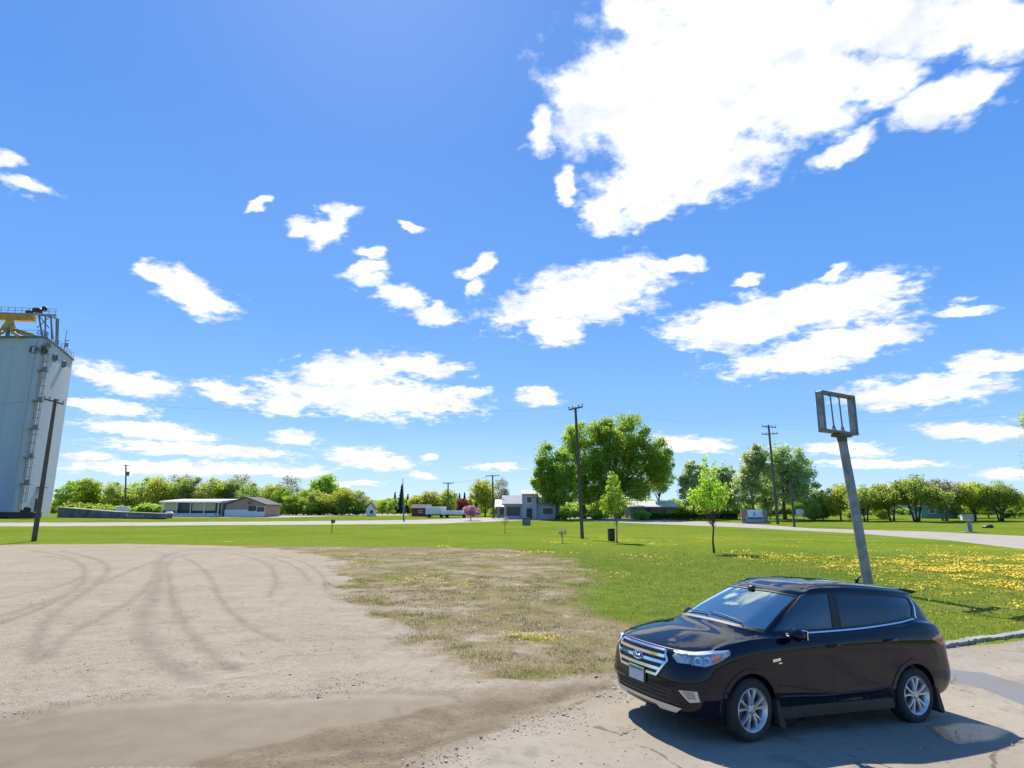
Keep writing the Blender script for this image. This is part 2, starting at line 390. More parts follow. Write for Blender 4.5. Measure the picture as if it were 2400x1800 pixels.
TRACKS = [smooth_path(GP(q)) for q in (
    [(60, 1188), (140, 1200), (182, 1222), (185, 1255), (120, 1300), (0, 1345), (-150, 1400)], [(130, 1190), (205, 1205), (238, 1225), (215, 1255), (165, 1290), (105, 1330), (80, 1370), (70, 1430)],
    [(500, 1183), (400, 1188), (340, 1205), (345, 1240), (328, 1290), (308, 1330), (308, 1380), (345, 1430), (420, 1468)], [(500, 1190), (400, 1196), (355, 1215), (368, 1270), (378, 1320), (412, 1375), (470, 1430), (500, 1448)],
    [(380, 1186), (500, 1193), (580, 1215), (600, 1250), (580, 1290)], [(345, 1225), (320, 1270), (270, 1305), (215, 1335), (150, 1365), (90, 1420)], [(420, 1184), (560, 1196), (640, 1222), (670, 1255)],
    [(-50, 1345), (60, 1312), (140, 1285), (230, 1255), (320, 1215), (400, 1200)], [(250, 1183), (395, 1200), (450, 1235), (470, 1290), (520, 1345), (600, 1385)], [(-80, 1310), (60, 1280), (150, 1262), (190, 1235), (170, 1212), (90, 1200)], [(300, 1181), (500, 1186), (640, 1205), (700, 1240), (705, 1275)])]
TW = [.13, .15, .24, .14, .12, .14, .10, .11, .11, .10, .09]
MUDTR = [GP(q) for q in ([(850, 1530), (1000, 1560), (1150, 1530), (1300, 1490)], [(700, 1620), (900, 1580), (1100, 1530), (1350, 1485)], [(620, 1650), (900, 1610), (1050, 1570)])]
PATCH = GP([(2035, 1445), (2120, 1452), (2212, 1478), (2500, 1560), (2500, 1640), (2212, 1525), (2120, 1487), (2040, 1470)])
WETP = GP([(2000, 1568), (2060, 1556), (2130, 1562), (2190, 1580), (2150, 1600), (2070, 1612), (2030, 1596)])
CRACKS = [GP(q) for q in ([(2040, 1402), (2052, 1440), (2040, 1480)], [(2212, 1450), (2120, 1432), (2045, 1425)], [(1350, 1600), (1450, 1645), (1500, 1700)], [(1250, 1560), (1310, 1575), (1370, 1570)], [(2212, 1600), (2150, 1640), (2140, 1700)])] + [GP(q) for q in ([(2035, 1480), (2100, 1500), (2212, 1530), (2400, 1600)], [(1830, 1625), (1900, 1652), (2000, 1690)], [(1700, 1560), (1900, 1490), (2035, 1450)])]

def wet_params(): pass
def build_ground():
    th = np.concatenate([np.arange(-180, -43, 3.), np.arange(-42, 42.01, .13), np.arange(45, 180, 3.)])
    th = np.radians(th); nt = len(th)
    r = [1.5]
    while r[-1] < 5: r.append(r[-1] * 1.03)
    while r[-1] < 170: r.append(r[-1] * 1.0068)
    while r[-1] < 400: r.append(r[-1] * 1.02)
    while r[-1] < 9000: r.append(r[-1] * 1.15)
    r = np.array(r); nr = len(r)
    RR, TT = np.meshgrid(r, th, indexing='ij')
    X, Y = RR * np.sin(TT), RR * np.cos(TT)
    x, y = X.ravel(), Y.ravel()
    far = np.hypot(x, y)
    near = np.clip(1 - far / 60, 0, 1)
    # ragged borders: look the zones up at a slightly displaced spot
    px = x + (fbm(x * .9, y * .9, 5) - .5) * 1.1 * np.clip(far / 12, .4, 2.2); py = y + (fbm(x * .9 + 90, y * .9 + 50, 5) - .5) * 1.1 * np.clip(far / 12, .4, 2.2)
    sl_, ss, sm = sdist(LOT, px, py), sdist(SPARSE, px, py), sdist(MUD, px, py)
    sr = sdist(ROAD, x + (px - x) * .25, y + (py - y) * .25)
    sf = sdist(ROADF, x + (px - x) * .12, y + (py - y) * .12); sfl = sdist(FARLOT, x, y)
    green = sstep(.25, -1.2, sl_)                     # grass grows in from the lot's edge
    sparse = sstep(-1.5, .9, ss)
    gr = green * (1 - sparse) + sparse * (.44 + .60 * (fbm(px * .7 + 9, py * .9, 4) - .5) + .22 * sstep(3.0, 6.2, px - .05 * py))
    gr = np.where(sl_ > 0, np.minimum(gr, .3 * sstep(.8, 0, sl_)), gr)
    gc_ = G(1165, 1380); gr = np.maximum(gr, .75 * np.exp(-((px - gc_.x) / .9) ** 2 - ((py - gc_.y) / .55) ** 2))
    gr = gr * (1 - sstep(-.5, .1, sm))
    yel = sstep(-1.5, 1.5, sdist(YEL1, px, py)) * (.35 + .9 * sstep(.42, .62, fbm(x * .35, y * .5, 3)))
    band = np.exp(-((far - 62) / 10) ** 2) * sstep(0, 8, x) * sstep(.45, .65, fbm(x * .2, y * .3, 3)) * .8
    yel = yel + 1.3 * sstep(-1.5, 1.5, sdist(YEL2, px, py)) * sstep(.36, .55, fbm(x * .6, y * .6, 3)) + 1.4 * np.exp(-(dist_line(YBAND, px, py) / .45) ** 2)
    yel = yel + band + .25 * sstep(.62, .75, fbm(x * .25 + 40, y * .3, 3)) * (far > 11)
    track = np.zeros_like(x)
    for t, w in zip(TRACKS, TW):
        d = dist_line(t, x + (fbm(x * 2, y * 2, 2) - .5) * .15, y); track = np.maximum(track, np.exp(-(d / w) ** 2) * (.55 + .6 * fbm(x * 1.5, y * 1.5, 3)))
    mtr = np.zeros_like(x)
    for t in MUDTR: mtr = np.maximum(mtr, np.exp(-(dist_line(t, px, py) / .12) ** 2))
    mud = sstep(-.25, .45, sm)
    wet = sstep(-.06, .14, sdist(PUD, px * .8 + x * .2, py * .8 + y * .2))
    z = height(x, y)
    z = z - track * .022 + mud * (-.03) - mtr * .03
    bump = (fbm(x * 3, y * 3, 4) - .5)
    z = z + np.where((sr < 0) & (sf < 0), bump * .05 * near * (1 - wet) + gr * (fbm(x * 7, y * 7, 2) - .5) * .05 * near, bump * .008 * near)
    z = z - wet * .01
    idx = np.arange(nr * nt).reshape(nr, nt)
    a = idx[:-1, :]; b = idx[1:, :]; a2 = np.roll(a, -1, 1); b2 = np.roll(b, -1, 1)
    Q = np.stack([a, a2, b2, b], -1).reshape(-1, 4)
    Q = Q[:, ::-1]
    cen = lambda arr: arr[Q].mean(1)
    zone = np.zeros(len(Q), int)                        # 0 grass
    zone[(cen(gr) < .12)] = 1
    zone[(cen(sfl) > 0)] = 5
    zone[(cen(sf) > 0)] = 4
    zone[(cen(sm) > 0)] = 2
    zone[(cen(sr) > 0)] = 3
    zone[np.hypot(cen(x), cen(y)) < 2] = 3
    V = np.stack([x, y, z], 1)
    cr = np.full(x.shape, 9.)
    for c in CRACKS: cr = np.minimum(cr, dist_line(c, px, py))
    patch = sstep(-.02, .03, sdist(PATCH, x + (px - x) * .1, y + (py - y) * .1))
    puddle = sstep(-.05, .08, sdist(WETP, x + (px - x) * .25, y + (py - y) * .25))
    att = dict(puddle=puddle, green=gr, yellow=yel, track=track, mud=mud, wet=wet, patch=patch, crack=cr, edge=np.clip(sr, 0, 5))
    out = {}
    for zi, (nm, mat, lab) in enumerate((('grass', TERRAIN, None), ('gravel_lot', TERRAIN, None), ('mud', TERRAIN, None), ('road', ROADM, None), ('far_road', FARROAD, None), ('far_gravel', FARROAD, None))):
        q = Q[zone == zi]; used = np.unique(q); remap = np.zeros(len(V), int); remap[used] = np.arange(len(used))
        me = np_mesh(nm, V[used], remap[q], 4)
        me.polygons.foreach_set('use_smooth', [True] * len(me.polygons))
        for k, arr in att.items():
            at_ = me.attributes.new(k, 'FLOAT', 'POINT'); at_.data.foreach_set('value', arr[used].astype(np.float32))
        o = link(nm, me, mat); tag(o, kind='structure')
        out[nm] = o
    # a centre cap under the camera
    mb = MB(); ring = [(1.5 * math.sin(t), 1.5 * math.cos(t)) for t in th]
    n = len(ring); 
    me = bpy.data.meshes.new('road_cap'); me.from_pydata([(p[0], p[1], gz(*p) - .001) for p in ring] + [(0, 0, gz(0, 0))], [], [[i, n, (i + 1) % n] for i in range(n)])
    return dict(x=x, y=y, gr=gr, yel=yel, sr=sr, sf=sf, mud=mud, sl=sl_, sparse=sparse, sm=sm)

def terrain_mat():
    M = Mat('ground_cover'); p = M.pos()
    g, ye, tr, mu, we = (M.attr(k) for k in ('green', 'yellow', 'track', 'mud', 'wet'))
    big = M.noise(p, .35, 4); mid = M.noise(p, 2.2, 5, .6); fine = M.noise(p, 28, 4, .65); grit = M.noise(p, 110, 3, .7)
    vor = M.node('ShaderNodeTexVoronoi'); vor.inputs['Scale'].default_value = 38; M.L(p, vor.inputs['Vector'])
    # gravel
    gv = M.mix(M.ramp(big, .3, .7), (.285, .245, .188), (.365, .318, .25))
    gv = M.mix(M.ramp(M.noise(p, 1.3, 6, .68), .47, .66, 0, .65), gv, (.215, .175, .118))
    cpt = G(430, 1430)
    sb = M.node('ShaderNodeVectorMath', operation='SUBTRACT'); M.L(p, sb.inputs[0]); sb.inputs[1].default_value = (cpt.x, cpt.y, 0)
    sx = M.node('ShaderNodeSeparateXYZ'); M.L(sb.outputs[0], sx.inputs[0])
    rad = M.math('SQRT', M.math('ADD', M.math('POWER', M.math('MULTIPLY', sx.outputs[0], .8), 2.), M.math('POWER', sx.outputs[1], 2.)))
    cb = M.node('ShaderNodeCombineXYZ'); M.L(M.math('MULTIPLY', rad, 2.6), cb.inputs[0]); M.L(M.math('ARCTAN2', sx.outputs[1], sx.outputs[0]), cb.inputs[1])
    arc = M.noise(cb.outputs[0], 1.5, 5, .7)
    gv = M.mix(M.ramp(arc, .50, .68, 0, .62), gv, (.20, .16, .11))
    mot = M.noise(p, 7, 5, .7)
    gv = M.mix(M.ramp(mot, .5, .68, 0, .5), gv, (.19, .16, .118))
    gv = M.mix(M.ramp(mot, .5, .32, 0, .5), gv, (.42, .37, .29))
    gv = M.mix(M.ramp(fine, .44, .58, 0, .7), gv, (.44, .375, .28))
    gv = M.mix(M.ramp(grit, .50, .64, 0, .7), gv, (.165, .14, .11))
    stone = M.mix(M.ramp(vor.outputs['Distance'], .0, .22, 1, 0), gv, vor.outputs['Color'])
    hsv = M.node('ShaderNodeHueSaturation'); hsv.inputs['Saturation'].default_value = .12; hsv.inputs['Value'].default_value = .5; M.L(stone, hsv.inputs['Color'])
    gv = M.mix(M.ramp(vor.outputs['Distance'], .05, .25, .55, 0), gv, hsv.outputs[0])
    gv = M.mix(M.math('MULTIPLY', tr, .5, True), gv, (.19, .155, .122))
    # mud
    mudc = M.mix(M.ramp(mid, .3, .7), (.195, .152, .10), (.27, .215, .145))
    mudc = M.mix(M.ramp(fine, .4, .7, 0, .5), mudc, (.20, .165, .13))
    wetc = M.mix(M.ramp(mid, .3, .7), (.155, .122, .078), (.185, .148, .098))
    mudc = M.mix(M.ramp(M.noise(p, 14, 5, .7), .5, .66, 0, .6), mudc, (.135, .11, .082))
    mudc = M.mix(we, mudc, wetc)
    base = M.mix(mu, gv, mudc)
    # dry sparse growth and green grass
    dry = M.mix(M.ramp(fine, .35, .65), (.13, .105, .05), (.30, .24, .14)); dry = M.mix(M.ramp(M.noise(p, 1.1, 5, .7), .5, .68, 0, .75), dry, (.36, .30, .22))
    grass = M.mix(M.ramp(mid, .3, .7), (.115, .168, .022), (.185, .24, .038))
    grass = M.mix(M.ramp(big, .42, .7, 0, .7), grass, (.19, .215, .02))
    mg = M.noise(p, .09, 3); grass = M.mix(M.ramp(mg, .45, .65, 0, .45), grass, (.08, .16, .01))
    grass = M.mix(M.ramp(fine, .45, .75, 0, .5), grass, (.05, .10, .015))
    gn = M.math('ADD', g, M.math('MULTIPLY', M.math('SUBTRACT', mid, .5), .7))
    gn = M.math('ADD', gn, M.math('MULTIPLY', M.math('SUBTRACT', fine, .5), .5))
    c = M.mix(M.ramp(gn, .18, .42), base, dry)
    c = M.mix(M.ramp(gn, .46, .80), c, grass)
    yn = M.math('MULTIPLY', M.ramp(M.noise(p, 1.6, 5, .7), .42, .62), M.math('MULTIPLY', ye, M.ramp(gn, .3, .6)))
    c = M.mix(M.math('MULTIPLY', yn, .7, True), c, (.42, .36, .03))
    ro = M.math('SUBTRACT', .95, M.math('MULTIPLY', we, .35))
    M.set(color=c, rough=ro, spec=M.math('MULTIPLY', we, .12))
    h = M.math('ADD', M.math('MULTIPLY', fine, .6), M.math('MULTIPLY', grit, .4))
    M.bump(M.math('MULTIPLY', h, M.math('SUBTRACT', 1, we, True)), .75, .03)
    return M.m
def road_mat():
    M = Mat('worn_asphalt'); p = M.pos(); big = M.noise(p, .5, 5, .6); mid = M.noise(p, 3, 5, .6); fine = M.noise(p, 60, 4, .7); grit = M.noise(p, 170, 2, .7)
    c = M.mix(M.ramp(big, .3, .7), (.285, .245, .185), (.355, .31, .24))
    c = M.mix(M.ramp(mid, .5, .75, 0, .4), c, (.31, .28, .24))
    c = M.mix(M.ramp(fine, .45, .7, 0, .5), c, (.24, .215, .185))
    c = M.mix(M.ramp(grit, .55, .75, 0, .5), c, (.46, .40, .32))
    e = M.attr('edge')
    c = M.mix(M.ramp(M.math('ADD', e, M.math('MULTIPLY', M.math('SUBTRACT', fine, .5), .7)), .02, .38, .95, 0), c, (.235, .195, .145)); c = M.mix(M.ramp(M.math('ADD', e, M.math('MULTIPLY', mid, .6)), .2, 1.0, .5, 0), c, (.32, .275, .215))
    c = M.mix(M.attr('patch'), c, M.mix(M.ramp(fine, .3, .7), (.165, .168, .175), (.22, .222, .228)))
    st = M.ramp(M.noise(p, .9, 5, .7), .54, .62, 0, .6); c = M.mix(st, c, (.20, .178, .145)); c = M.mix(M.ramp(M.noise(p, 9, 5, .7), .52, .66, 0, .5), c, (.21, .185, .15))
    ck = M.attr('crack'); c = M.mix(M.ramp(M.math('ADD', ck, M.math('MULTIPLY', M.math('SUBTRACT', mid, .5), .12)), .006, .034, .6, 0), c, (.05, .045, .04))
    pu = M.attr('puddle'); c = M.mix(pu, c, (.06, .056, .052)); M.set(color=c, rough=M.math('SUBTRACT', .9, M.math('MULTIPLY', pu, .82)), spec=M.math('ADD', .15, M.math('MULTIPLY', pu, .5))); M.bump(M.math('ADD', M.math('MULTIPLY', fine, .5), M.math('MULTIPLY', grit, .5)), .5, .012)
    return M.m
TERRAIN = terrain_mat(); ROADM = road_mat()
FARROAD = plain('pale_road', (.32, .29, .24), .9, vary=.1, scale=.4)
GD = build_ground()

# grass blades, weeds, flowers and stones that nobody could count
def ground_sample(n, rmin, rmax, amin=-44, amax=44, pw=1.0):
    r = rmin * (rmax / rmin) ** rng.random(n) if pw == 0 else (rmin ** pw + (rmax ** pw - rmin ** pw) * rng.random(n)) ** (1 / pw)
    a = np.radians(rng.uniform(amin, amax, n)); return r * np.sin(a), r * np.cos(a)
def zones(x, y):
    far = np.hypot(x, y)
    px = x + (fbm(x * .9, y * .9, 5) - .5) * 1.1 * np.clip(far / 12, .4, 2.2); py = y + (fbm(x * .9 + 90, y * .9 + 50, 5) - .5) * 1.1 * np.clip(far / 12, .4, 2.2)
    sl_, ss, sm = sdist(LOT, px, py), sdist(SPARSE, px, py), sdist(MUD, px, py)
    sr = sdist(ROAD, x + (px - x) * .25, y + (py - y) * .25)
    g = sstep(.25, -1.2, sl_) * (1 - sstep(-1.5, .9, ss)) + sstep(-1.5, .9, ss) * (.44 + .60 * (fbm(px * .7 + 9, py * .9, 4) - .5) + .22 * sstep(3.0, 6.2, px - .05 * py))
    g = np.where(sl_ > 0, np.minimum(g, .3 * sstep(.8, 0, sl_)), g)
    gc_ = G(1165, 1380); q_ = np.exp(-((px - gc_.x) / .9) ** 2 - ((py - gc_.y) / .55) ** 2); g = np.maximum(g, .75 * q_)
    g = g * (1 - sstep(-.5, .1, sm)) * (sr < -.1)
    yel = sstep(-1.5, 1.5, sdist(YEL1, px, py)) * (.35 + .9 * sstep(.42, .62, fbm(x * .35, y * .5, 3)))
    yel = yel + 1.3 * sstep(-1.5, 1.5, sdist(YEL2, px, py)) * sstep(.36, .55, fbm(x * .6, y * .6, 3)) + 1.4 * np.exp(-(dist_line(YBAND, px, py) / .45) ** 2)
    yel = yel + .25 * sstep(.62, .75, fbm(x * .25 + 40, y * .3, 3)) * (far > 11) + .9 * q_
    sf = sdist(ROADF, x, y)
    return g * (sf < -.3), yel, sl_, sm, sr
def blades(name, n, rmin, rmax, hmin, hmax, mat, sel, wid=.006):
    x, y = ground_sample(n, rmin, rmax, pw=1.0)
    g, yel, sl_, sm, sr = zones(x, y)
    keep = rng.random(n) < sel(g, x, y, yel); x, y = x[keep], y[keep]; n = len(x)
    far = np.hypot(x, y); sc = np.clip(far / 14, .8, 3)
    h = rng.uniform(hmin, hmax, n) * (.7 + .6 * fbm(x * 1.3, y * 1.3, 2)); z = height(x, y) - .01
    a = rng.uniform(0, 2 * math.pi, n); w = wid * sc * rng.uniform(.6, 1.3, n); lx, ly = rng.normal(0, .45, n) * h, rng.normal(0, .45, n) * h
    V = np.empty((n, 3, 3)); V[:, 0] = np.stack([x - np.cos(a) * w, y - np.sin(a) * w, z], 1); V[:, 1] = np.stack([x + np.cos(a) * w, y + np.sin(a) * w, z], 1)
    V[:, 2] = np.stack([x + lx, y + ly, z + h], 1)
    me = np_mesh(name, V.reshape(-1, 3), np.arange(3 * n), 3)
    return tag(link(name, me, mat), kind='stuff')
GRASSM = leaf_mat('grass_blades', (.145, .205, .034), (.265, .34, .065), (.31, .30, .10), transl=.4)
WEEDM = leaf_mat('dry_weed_blades', (.14, .115, .04), (.28, .23, .11), (.13, .16, .02), transl=.2)
o = blades('grass_blades', 520000, 9.5, 52, .035, .085, GRASSM, lambda g, x, y, ye: np.clip((g + (fbm(x * 2, y * 2, 3) - .5) * .8 - .42) * 3, 0, 1) * sstep(52, 26, np.hypot(x, y)))
tag(o, 'short green spring grass covering the verge behind the car', 'grass')
o = blades('dry_weeds', 150000, 8.5, 26, .02, .07, WEEDM, lambda g, x, y, ye: np.clip((g - .2) * 4, 0, 1) * np.clip((.75 - g) * 4, 0, 1) * (fbm(x * 1.7, y * 1.7, 4) > .50), .006)
tag(o, 'dry thin weeds growing through the gravel beside the lot', 'weeds')
def flowers():
    n = 420000; x, y = ground_sample(n, 10, 60, pw=1.0); g, yel, *_ = zones(x, y)
    clump = sstep(.46, .62, fbm(x * 1.2, y * 1.2, 3)); keep = (rng.random(n) < yel * .6 * clump * np.clip((g - .25) * 3, 0, 1)) ; x, y = x[keep], y[keep]; n = len(x)
    z = height(x, y) + rng.uniform(.04, .10, n); s = .017 * np.clip(np.hypot(x, y) / 16, .9, 2.5); k = 6; V = np.empty((n, k, 3)); tx, ty = rng.normal(0, .3, n), rng.normal(0, .3, n)
    for i in range(k):
        c, s_ = math.cos(2 * math.pi * i / k), math.sin(2 * math.pi * i / k); V[:, i] = np.stack([x + c * s, y + s_ * s, z + (tx * c + ty * s_) * s], 1)
    me = np_mesh('dandelions', V.reshape(-1, 3), np.arange(n * k), k)
    tag(link('dandelions', me, plain('dandelion_yellow', (.70, .53, .03), .8, vary=.1)), 'yellow dandelions flowering in the grass', 'dandelions', kind='stuff')
flowers()
def stones():
    n = 130000; x, y = ground_sample(n, 6.3, 24, pw=1.0); g, yel, sl_, sm, sr = zones(x, y)
    bias = np.where((sm > -.5) & (sm < .25), 1, .22) * np.where(sr > .5, .25, 1) * (g < .5); wet = sdist(PUD, x, y); bias = bias * (wet < .1)
    near_car = np.hypot(x - CAR['x'], y - CAR['y']) < 1.5; keep = (rng.random(n) < bias * sstep(.38, .62, fbm(x * 1.4, y * 1.4, 3))) & ~near_car; x, y = x[keep], y[keep]; n = len(x)
    s = rng.lognormal(-5.0, .5, n); s = np.clip(s, .003, .032); z = height(x, y) + s * .2
    base = np.array([(1, 0, 0), (-1, 0, 0), (0, 1, 0), (0, -1, 0), (0, 0, .45), (0, 0, -.45)], float)
    V = base[None] * s[:, None, None] * rng.uniform(.6, 1.3, (n, 6, 1)); a = rng.uniform(0, 6.28, n); c, s_ = np.cos(a), np.sin(a)
    V = np.stack([V[..., 0] * c[:, None] - V[..., 1] * s_[:, None], V[..., 0] * s_[:, None] + V[..., 1] * c[:, None], V[..., 2]], -1) + np.stack([x, y, z], 1)[:, None]
    Fc = np.array([(0, 2, 4), (2, 1, 4), (1, 3, 4), (3, 0, 4), (2, 0, 5), (1, 2, 5), (3, 1, 5), (0, 3, 5)])
    me = np_mesh('loose_stones', V.reshape(-1, 3), (Fc[None] + (np.arange(n) * 6)[:, None, None]).reshape(-1), 3)
    M = Mat('stone'); rp = M.node('ShaderNodeNewGeometry').outputs['Random Per Island']; M.set(color=M.mix(rp, (.30, .24, .17), (.60, .52, .42)), rough=.9)
    tag(link('loose_stones', me, M.m), 'small loose stones scattered over the gravel', 'gravel', kind='stuff')
stones()
# ------------------------------------------------------------------ the black crossover car
def catmull(P, ts):
    # P: (n, ...) control rows, ts: parameters 0..n-1
    n = len(P); Pm = np.concatenate([P[:1] * 2 - P[1:2], P, P[-1:] * 2 - P[-2:-1]], 0)
    return Pm, n
def cm_eval(P, ts, mirror=None):
    n = len(P)
    if mirror is None: a, b = 2 * P[0] - P[1], 2 * P[-1] - P[-2]
    else: a, b = P[1] * mirror, P[-2] * mirror
    Q = np.concatenate([a[None], P, b[None]], 0); out = []
    for t in ts:
        i = min(int(t), n - 2); f = t - i
        p0, p1, p2, p3 = Q[i], Q[i + 1], Q[i + 2], Q[i + 3]
        # slightly relaxed Catmull-Rom
        m1, m2 = (p2 - p0) * .5, (p3 - p1) * .5
        d = p2 - p1
        h = f * f
        out.append((2 * f * h - 3 * h + 1) * p1 + (f * h - 2 * h + f) * m1 + (-2 * f * h + 3 * h) * p2 + (f * h - h) * m2)
    return np.array(out)
LV = [
 # X, Y, Z of fifteen columns from the nose's middle round the side to the tail's middle
 ([2.02,2.01,1.98,1.92,1.82,1.68,1.345,.95,.3,-.5,-1.345,-1.78,-2.00,-2.06,-2.08],[0,.25,.48,.64,.73,.78,.80,.81,.81,.81,.80,.78,.70,.44,0],[.22,.22,.22,.22,.22,.22,.215,.21,.205,.205,.215,.25,.29,.31,.31]),
 ([2.17,2.16,2.12,2.04,1.92,1.74,1.345,.95,.3,-.5,-1.345,-1.84,-2.13,-2.22,-2.24],[0,.27,.52,.70,.81,.855,.865,.865,.865,.865,.865,.845,.76,.47,0],[.25,.25,.255,.26,.265,.265,.26,.25,.245,.245,.26,.30,.35,.37,.37]),
 ([2.225,2.215,2.175,2.085,1.95,1.755,1.345,.95,.3,-.5,-1.345,-1.86,-2.17,-2.26,-2.28],[0,.28,.545,.735,.85,.89,.90,.888,.875,.875,.90,.885,.80,.49,0],[.40,.40,.40,.41,.42,.42,.42,.40,.38,.38,.42,.44,.46,.48,.48]),
 ([2.245,2.235,2.195,2.10,1.96,1.755,1.345,.95,.3,-.5,-1.345,-1.86,-2.18,-2.265,-2.285],[0,.29,.56,.75,.865,.905,.918,.90,.885,.885,.918,.905,.81,.50,0],[.55,.55,.55,.56,.57,.58,.60,.57,.55,.55,.60,.60,.60,.60,.60]),
 ([2.235,2.225,2.185,2.09,1.95,1.75,1.345,.95,.3,-.5,-1.345,-1.86,-2.16,-2.235,-2.255],[0,.29,.56,.75,.865,.905,.918,.908,.90,.90,.918,.905,.805,.49,0],[.70,.70,.70,.71,.72,.73,.76,.74,.73,.73,.77,.76,.74,.74,.74]),
 ([2.205,2.195,2.15,2.055,1.925,1.735,1.345,.95,.3,-.5,-1.345,-1.85,-2.15,-2.23,-2.25],[0,.29,.55,.735,.845,.89,.912,.914,.918,.92,.924,.90,.79,.48,0],[.85,.85,.85,.86,.87,.89,.92,.93,.945,.96,.975,.97,.96,.95,.95]),
 ([2.13,2.12,2.07,1.975,1.865,1.70,1.345,.95,.3,-.5,-1.345,-1.82,-2.11,-2.20,-2.22],[0,.28,.53,.705,.80,.845,.865,.875,.885,.89,.89,.86,.755,.46,0],[.965,.965,.965,.97,.98,1.0,1.03,1.045,1.06,1.085,1.115,1.12,1.10,1.06,1.06]),
 ([1.66,1.65,1.61,1.55,1.48,1.40,1.14,.88,.28,-.51,-1.34,-1.82,-2.10,-2.19,-2.21],[0,.26,.50,.665,.755,.80,.835,.855,.868,.872,.866,.835,.735,.45,0],[1.085,1.082,1.072,1.065,1.06,1.06,1.068,1.072,1.085,1.11,1.145,1.16,1.14,1.11,1.11]),
 ([1.14,1.13,1.10,1.02,.95,.88,.76,.60,.16,-.55,-1.33,-1.82,-2.07,-2.16,-2.18],[0,.30,.53,.67,.735,.765,.795,.81,.832,.838,.826,.79,.68,.42,0],[1.155,1.15,1.138,1.122,1.108,1.10,1.097,1.10,1.112,1.137,1.175,1.20,1.19,1.16,1.16]),
 ([.74,.73,.70,.635,.585,.535,.455,.375,.06,-.57,-1.32,-1.82,-1.99,-2.08,-2.10],[0,.28,.50,.62,.675,.70,.725,.742,.765,.77,.756,.705,.60,.38,0],[1.385,1.383,1.373,1.355,1.345,1.34,1.34,1.345,1.358,1.372,1.385,1.39,1.38,1.36,1.36]),
 ([.36,.35,.32,.26,.22,.19,.15,.11,-.05,-.60,-1.30,-1.79,-1.91,-2.00,-2.02],[0,.26,.45,.555,.60,.62,.638,.65,.672,.675,.66,.605,.51,.33,0],[1.59,1.588,1.58,1.565,1.555,1.552,1.555,1.558,1.572,1.58,1.568,1.54,1.53,1.54,1.54]),
 ([.25,.24,.21,.16,.13,.11,.07,.03,-.12,-.62,-1.28,-1.80,-1.97,-2.06,-2.08],[0,.25,.42,.515,.555,.57,.587,.597,.615,.618,.605,.56,.49,.32,0],[1.622,1.62,1.613,1.602,1.596,1.596,1.60,1.605,1.622,1.634,1.622,1.592,1.575,1.58,1.585]),
 ([.02,.02,.0,-.02,-.03,-.04,-.06,-.08,-.2,-.64,-1.25,-1.6,-1.74,-1.80,-1.82],[0,.2,.32,.38,.40,.41,.42,.43,.44,.44,.43,.38,.30,.18,0],[1.655,1.655,1.653,1.65,1.649,1.649,1.651,1.653,1.662,1.672,1.66,1.638,1.625,1.622,1.622]),
 ([-.2,-.2,-.22,-.25,-.27,-.3,-.33,-.38,-.5,-.75,-1.1,-1.3,-1.38,-1.42,-1.44],[0]*15,[1.675,1.675,1.676,1.677,1.678,1.679,1.68,1.682,1.685,1.688,1.68,1.668,1.662,1.66,1.658])]
LV = np.array([np.stack(l, 1) for l in LV], float)        # (14, 15, 3)
for i_, dz_ in ((3, -.02), (4, -.045), (5, -.05), (6, -.05), (7, -.022)):
    LV[i_, :5, 2] += dz_; LV[i_, 5, 2] += dz_ * .6
LV[8, :7, 0] += [.12, .12, .12, .11, .10, .08, .05]; LV[8, :5, 2] -= .008
LV[9, :7, 0] += [.08, .08, .08, .07, .06, .05, .03]; LV[9, :6, 2] -= .02
LV[10, :7, 0] += .025; LV[10, :7, 2] -= [.03, .03, .03, .028, .025, .022, .015]; LV[11, :7, 2] -= [.027, .027, .027, .025, .022, .02, .012]; LV[12, :7, 2] -= .008
LV[8, 11, 0] = -1.60; LV[9, 11, 0] = -1.70; LV[7, 11, 0] = -1.72; LV[10, 11, 0] = -1.76; LV[10, 11, 2] = 1.55
LV[8, 10, 0] = -1.24; LV[9, 10, 0] = -1.25; LV[8, 12, 0] = -2.05
LV[8, 10, 2] += .018; LV[8, 11, 2] += .03; LV[7, 10, 2] += .015; LV[7, 11, 2] += .025; LV[8, 9, 2] += .004
LV[10, 10, 2] -= .03; LV[10, 11, 2] -= .055; LV[10, 12:, 2] -= .03; LV[9, 11, 2] -= .01; LV[11, 10, 2] -= .025; LV[11, 11:, 2] -= .04; LV[12, 10:, 2] -= .025; LV[13, 10:, 2] -= .012; LV[10, 9, 2] -= .008; LV[11, 9, 2] -= .006
def dedup(a): 
    a = sorted(a); o = [a[0]]
    for q in a[1:]:
        if q - o[-1] > .03: o.append(q)
    return o
SPEC_S = [8.16, 9.86, 1, 2, 7.9, 6, 8.3]; SPEC_T = [4.3, 4.42, 5.35, 8.34, 8.52, 10.98, 12.55, 7.05, 9.62]
def axis(n, sub, spec):
    base = np.linspace(0, n - 1, (n - 1) * sub + 1); return np.array(sorted([b for b in base if all(abs(b - s) > .07 for s in spec) or b in (0, n - 1)] + spec))
SS_, TT_ = axis(14, 8, SPEC_S), axis(15, 8, SPEC_T)
_rows = cm_eval(LV, SS_)                                                         # along levels
_r = cm_eval(_rows.transpose(1, 0, 2), TT_, mirror=np.array([1, -1, 1.]))         # (T, S, 3)
SURF = _r.transpose(1, 0, 2).copy()                                              # (S, T, 3)
SURF[:, 0, 1] = 0; SURF[:, -1, 1] = 0; SURF[-1, :, 1] = 0
AX = (1.345, -1.345); ARCH = .378; AZ_ = .338
PAINT = Mat('black_paint'); _o = PAINT.obj()
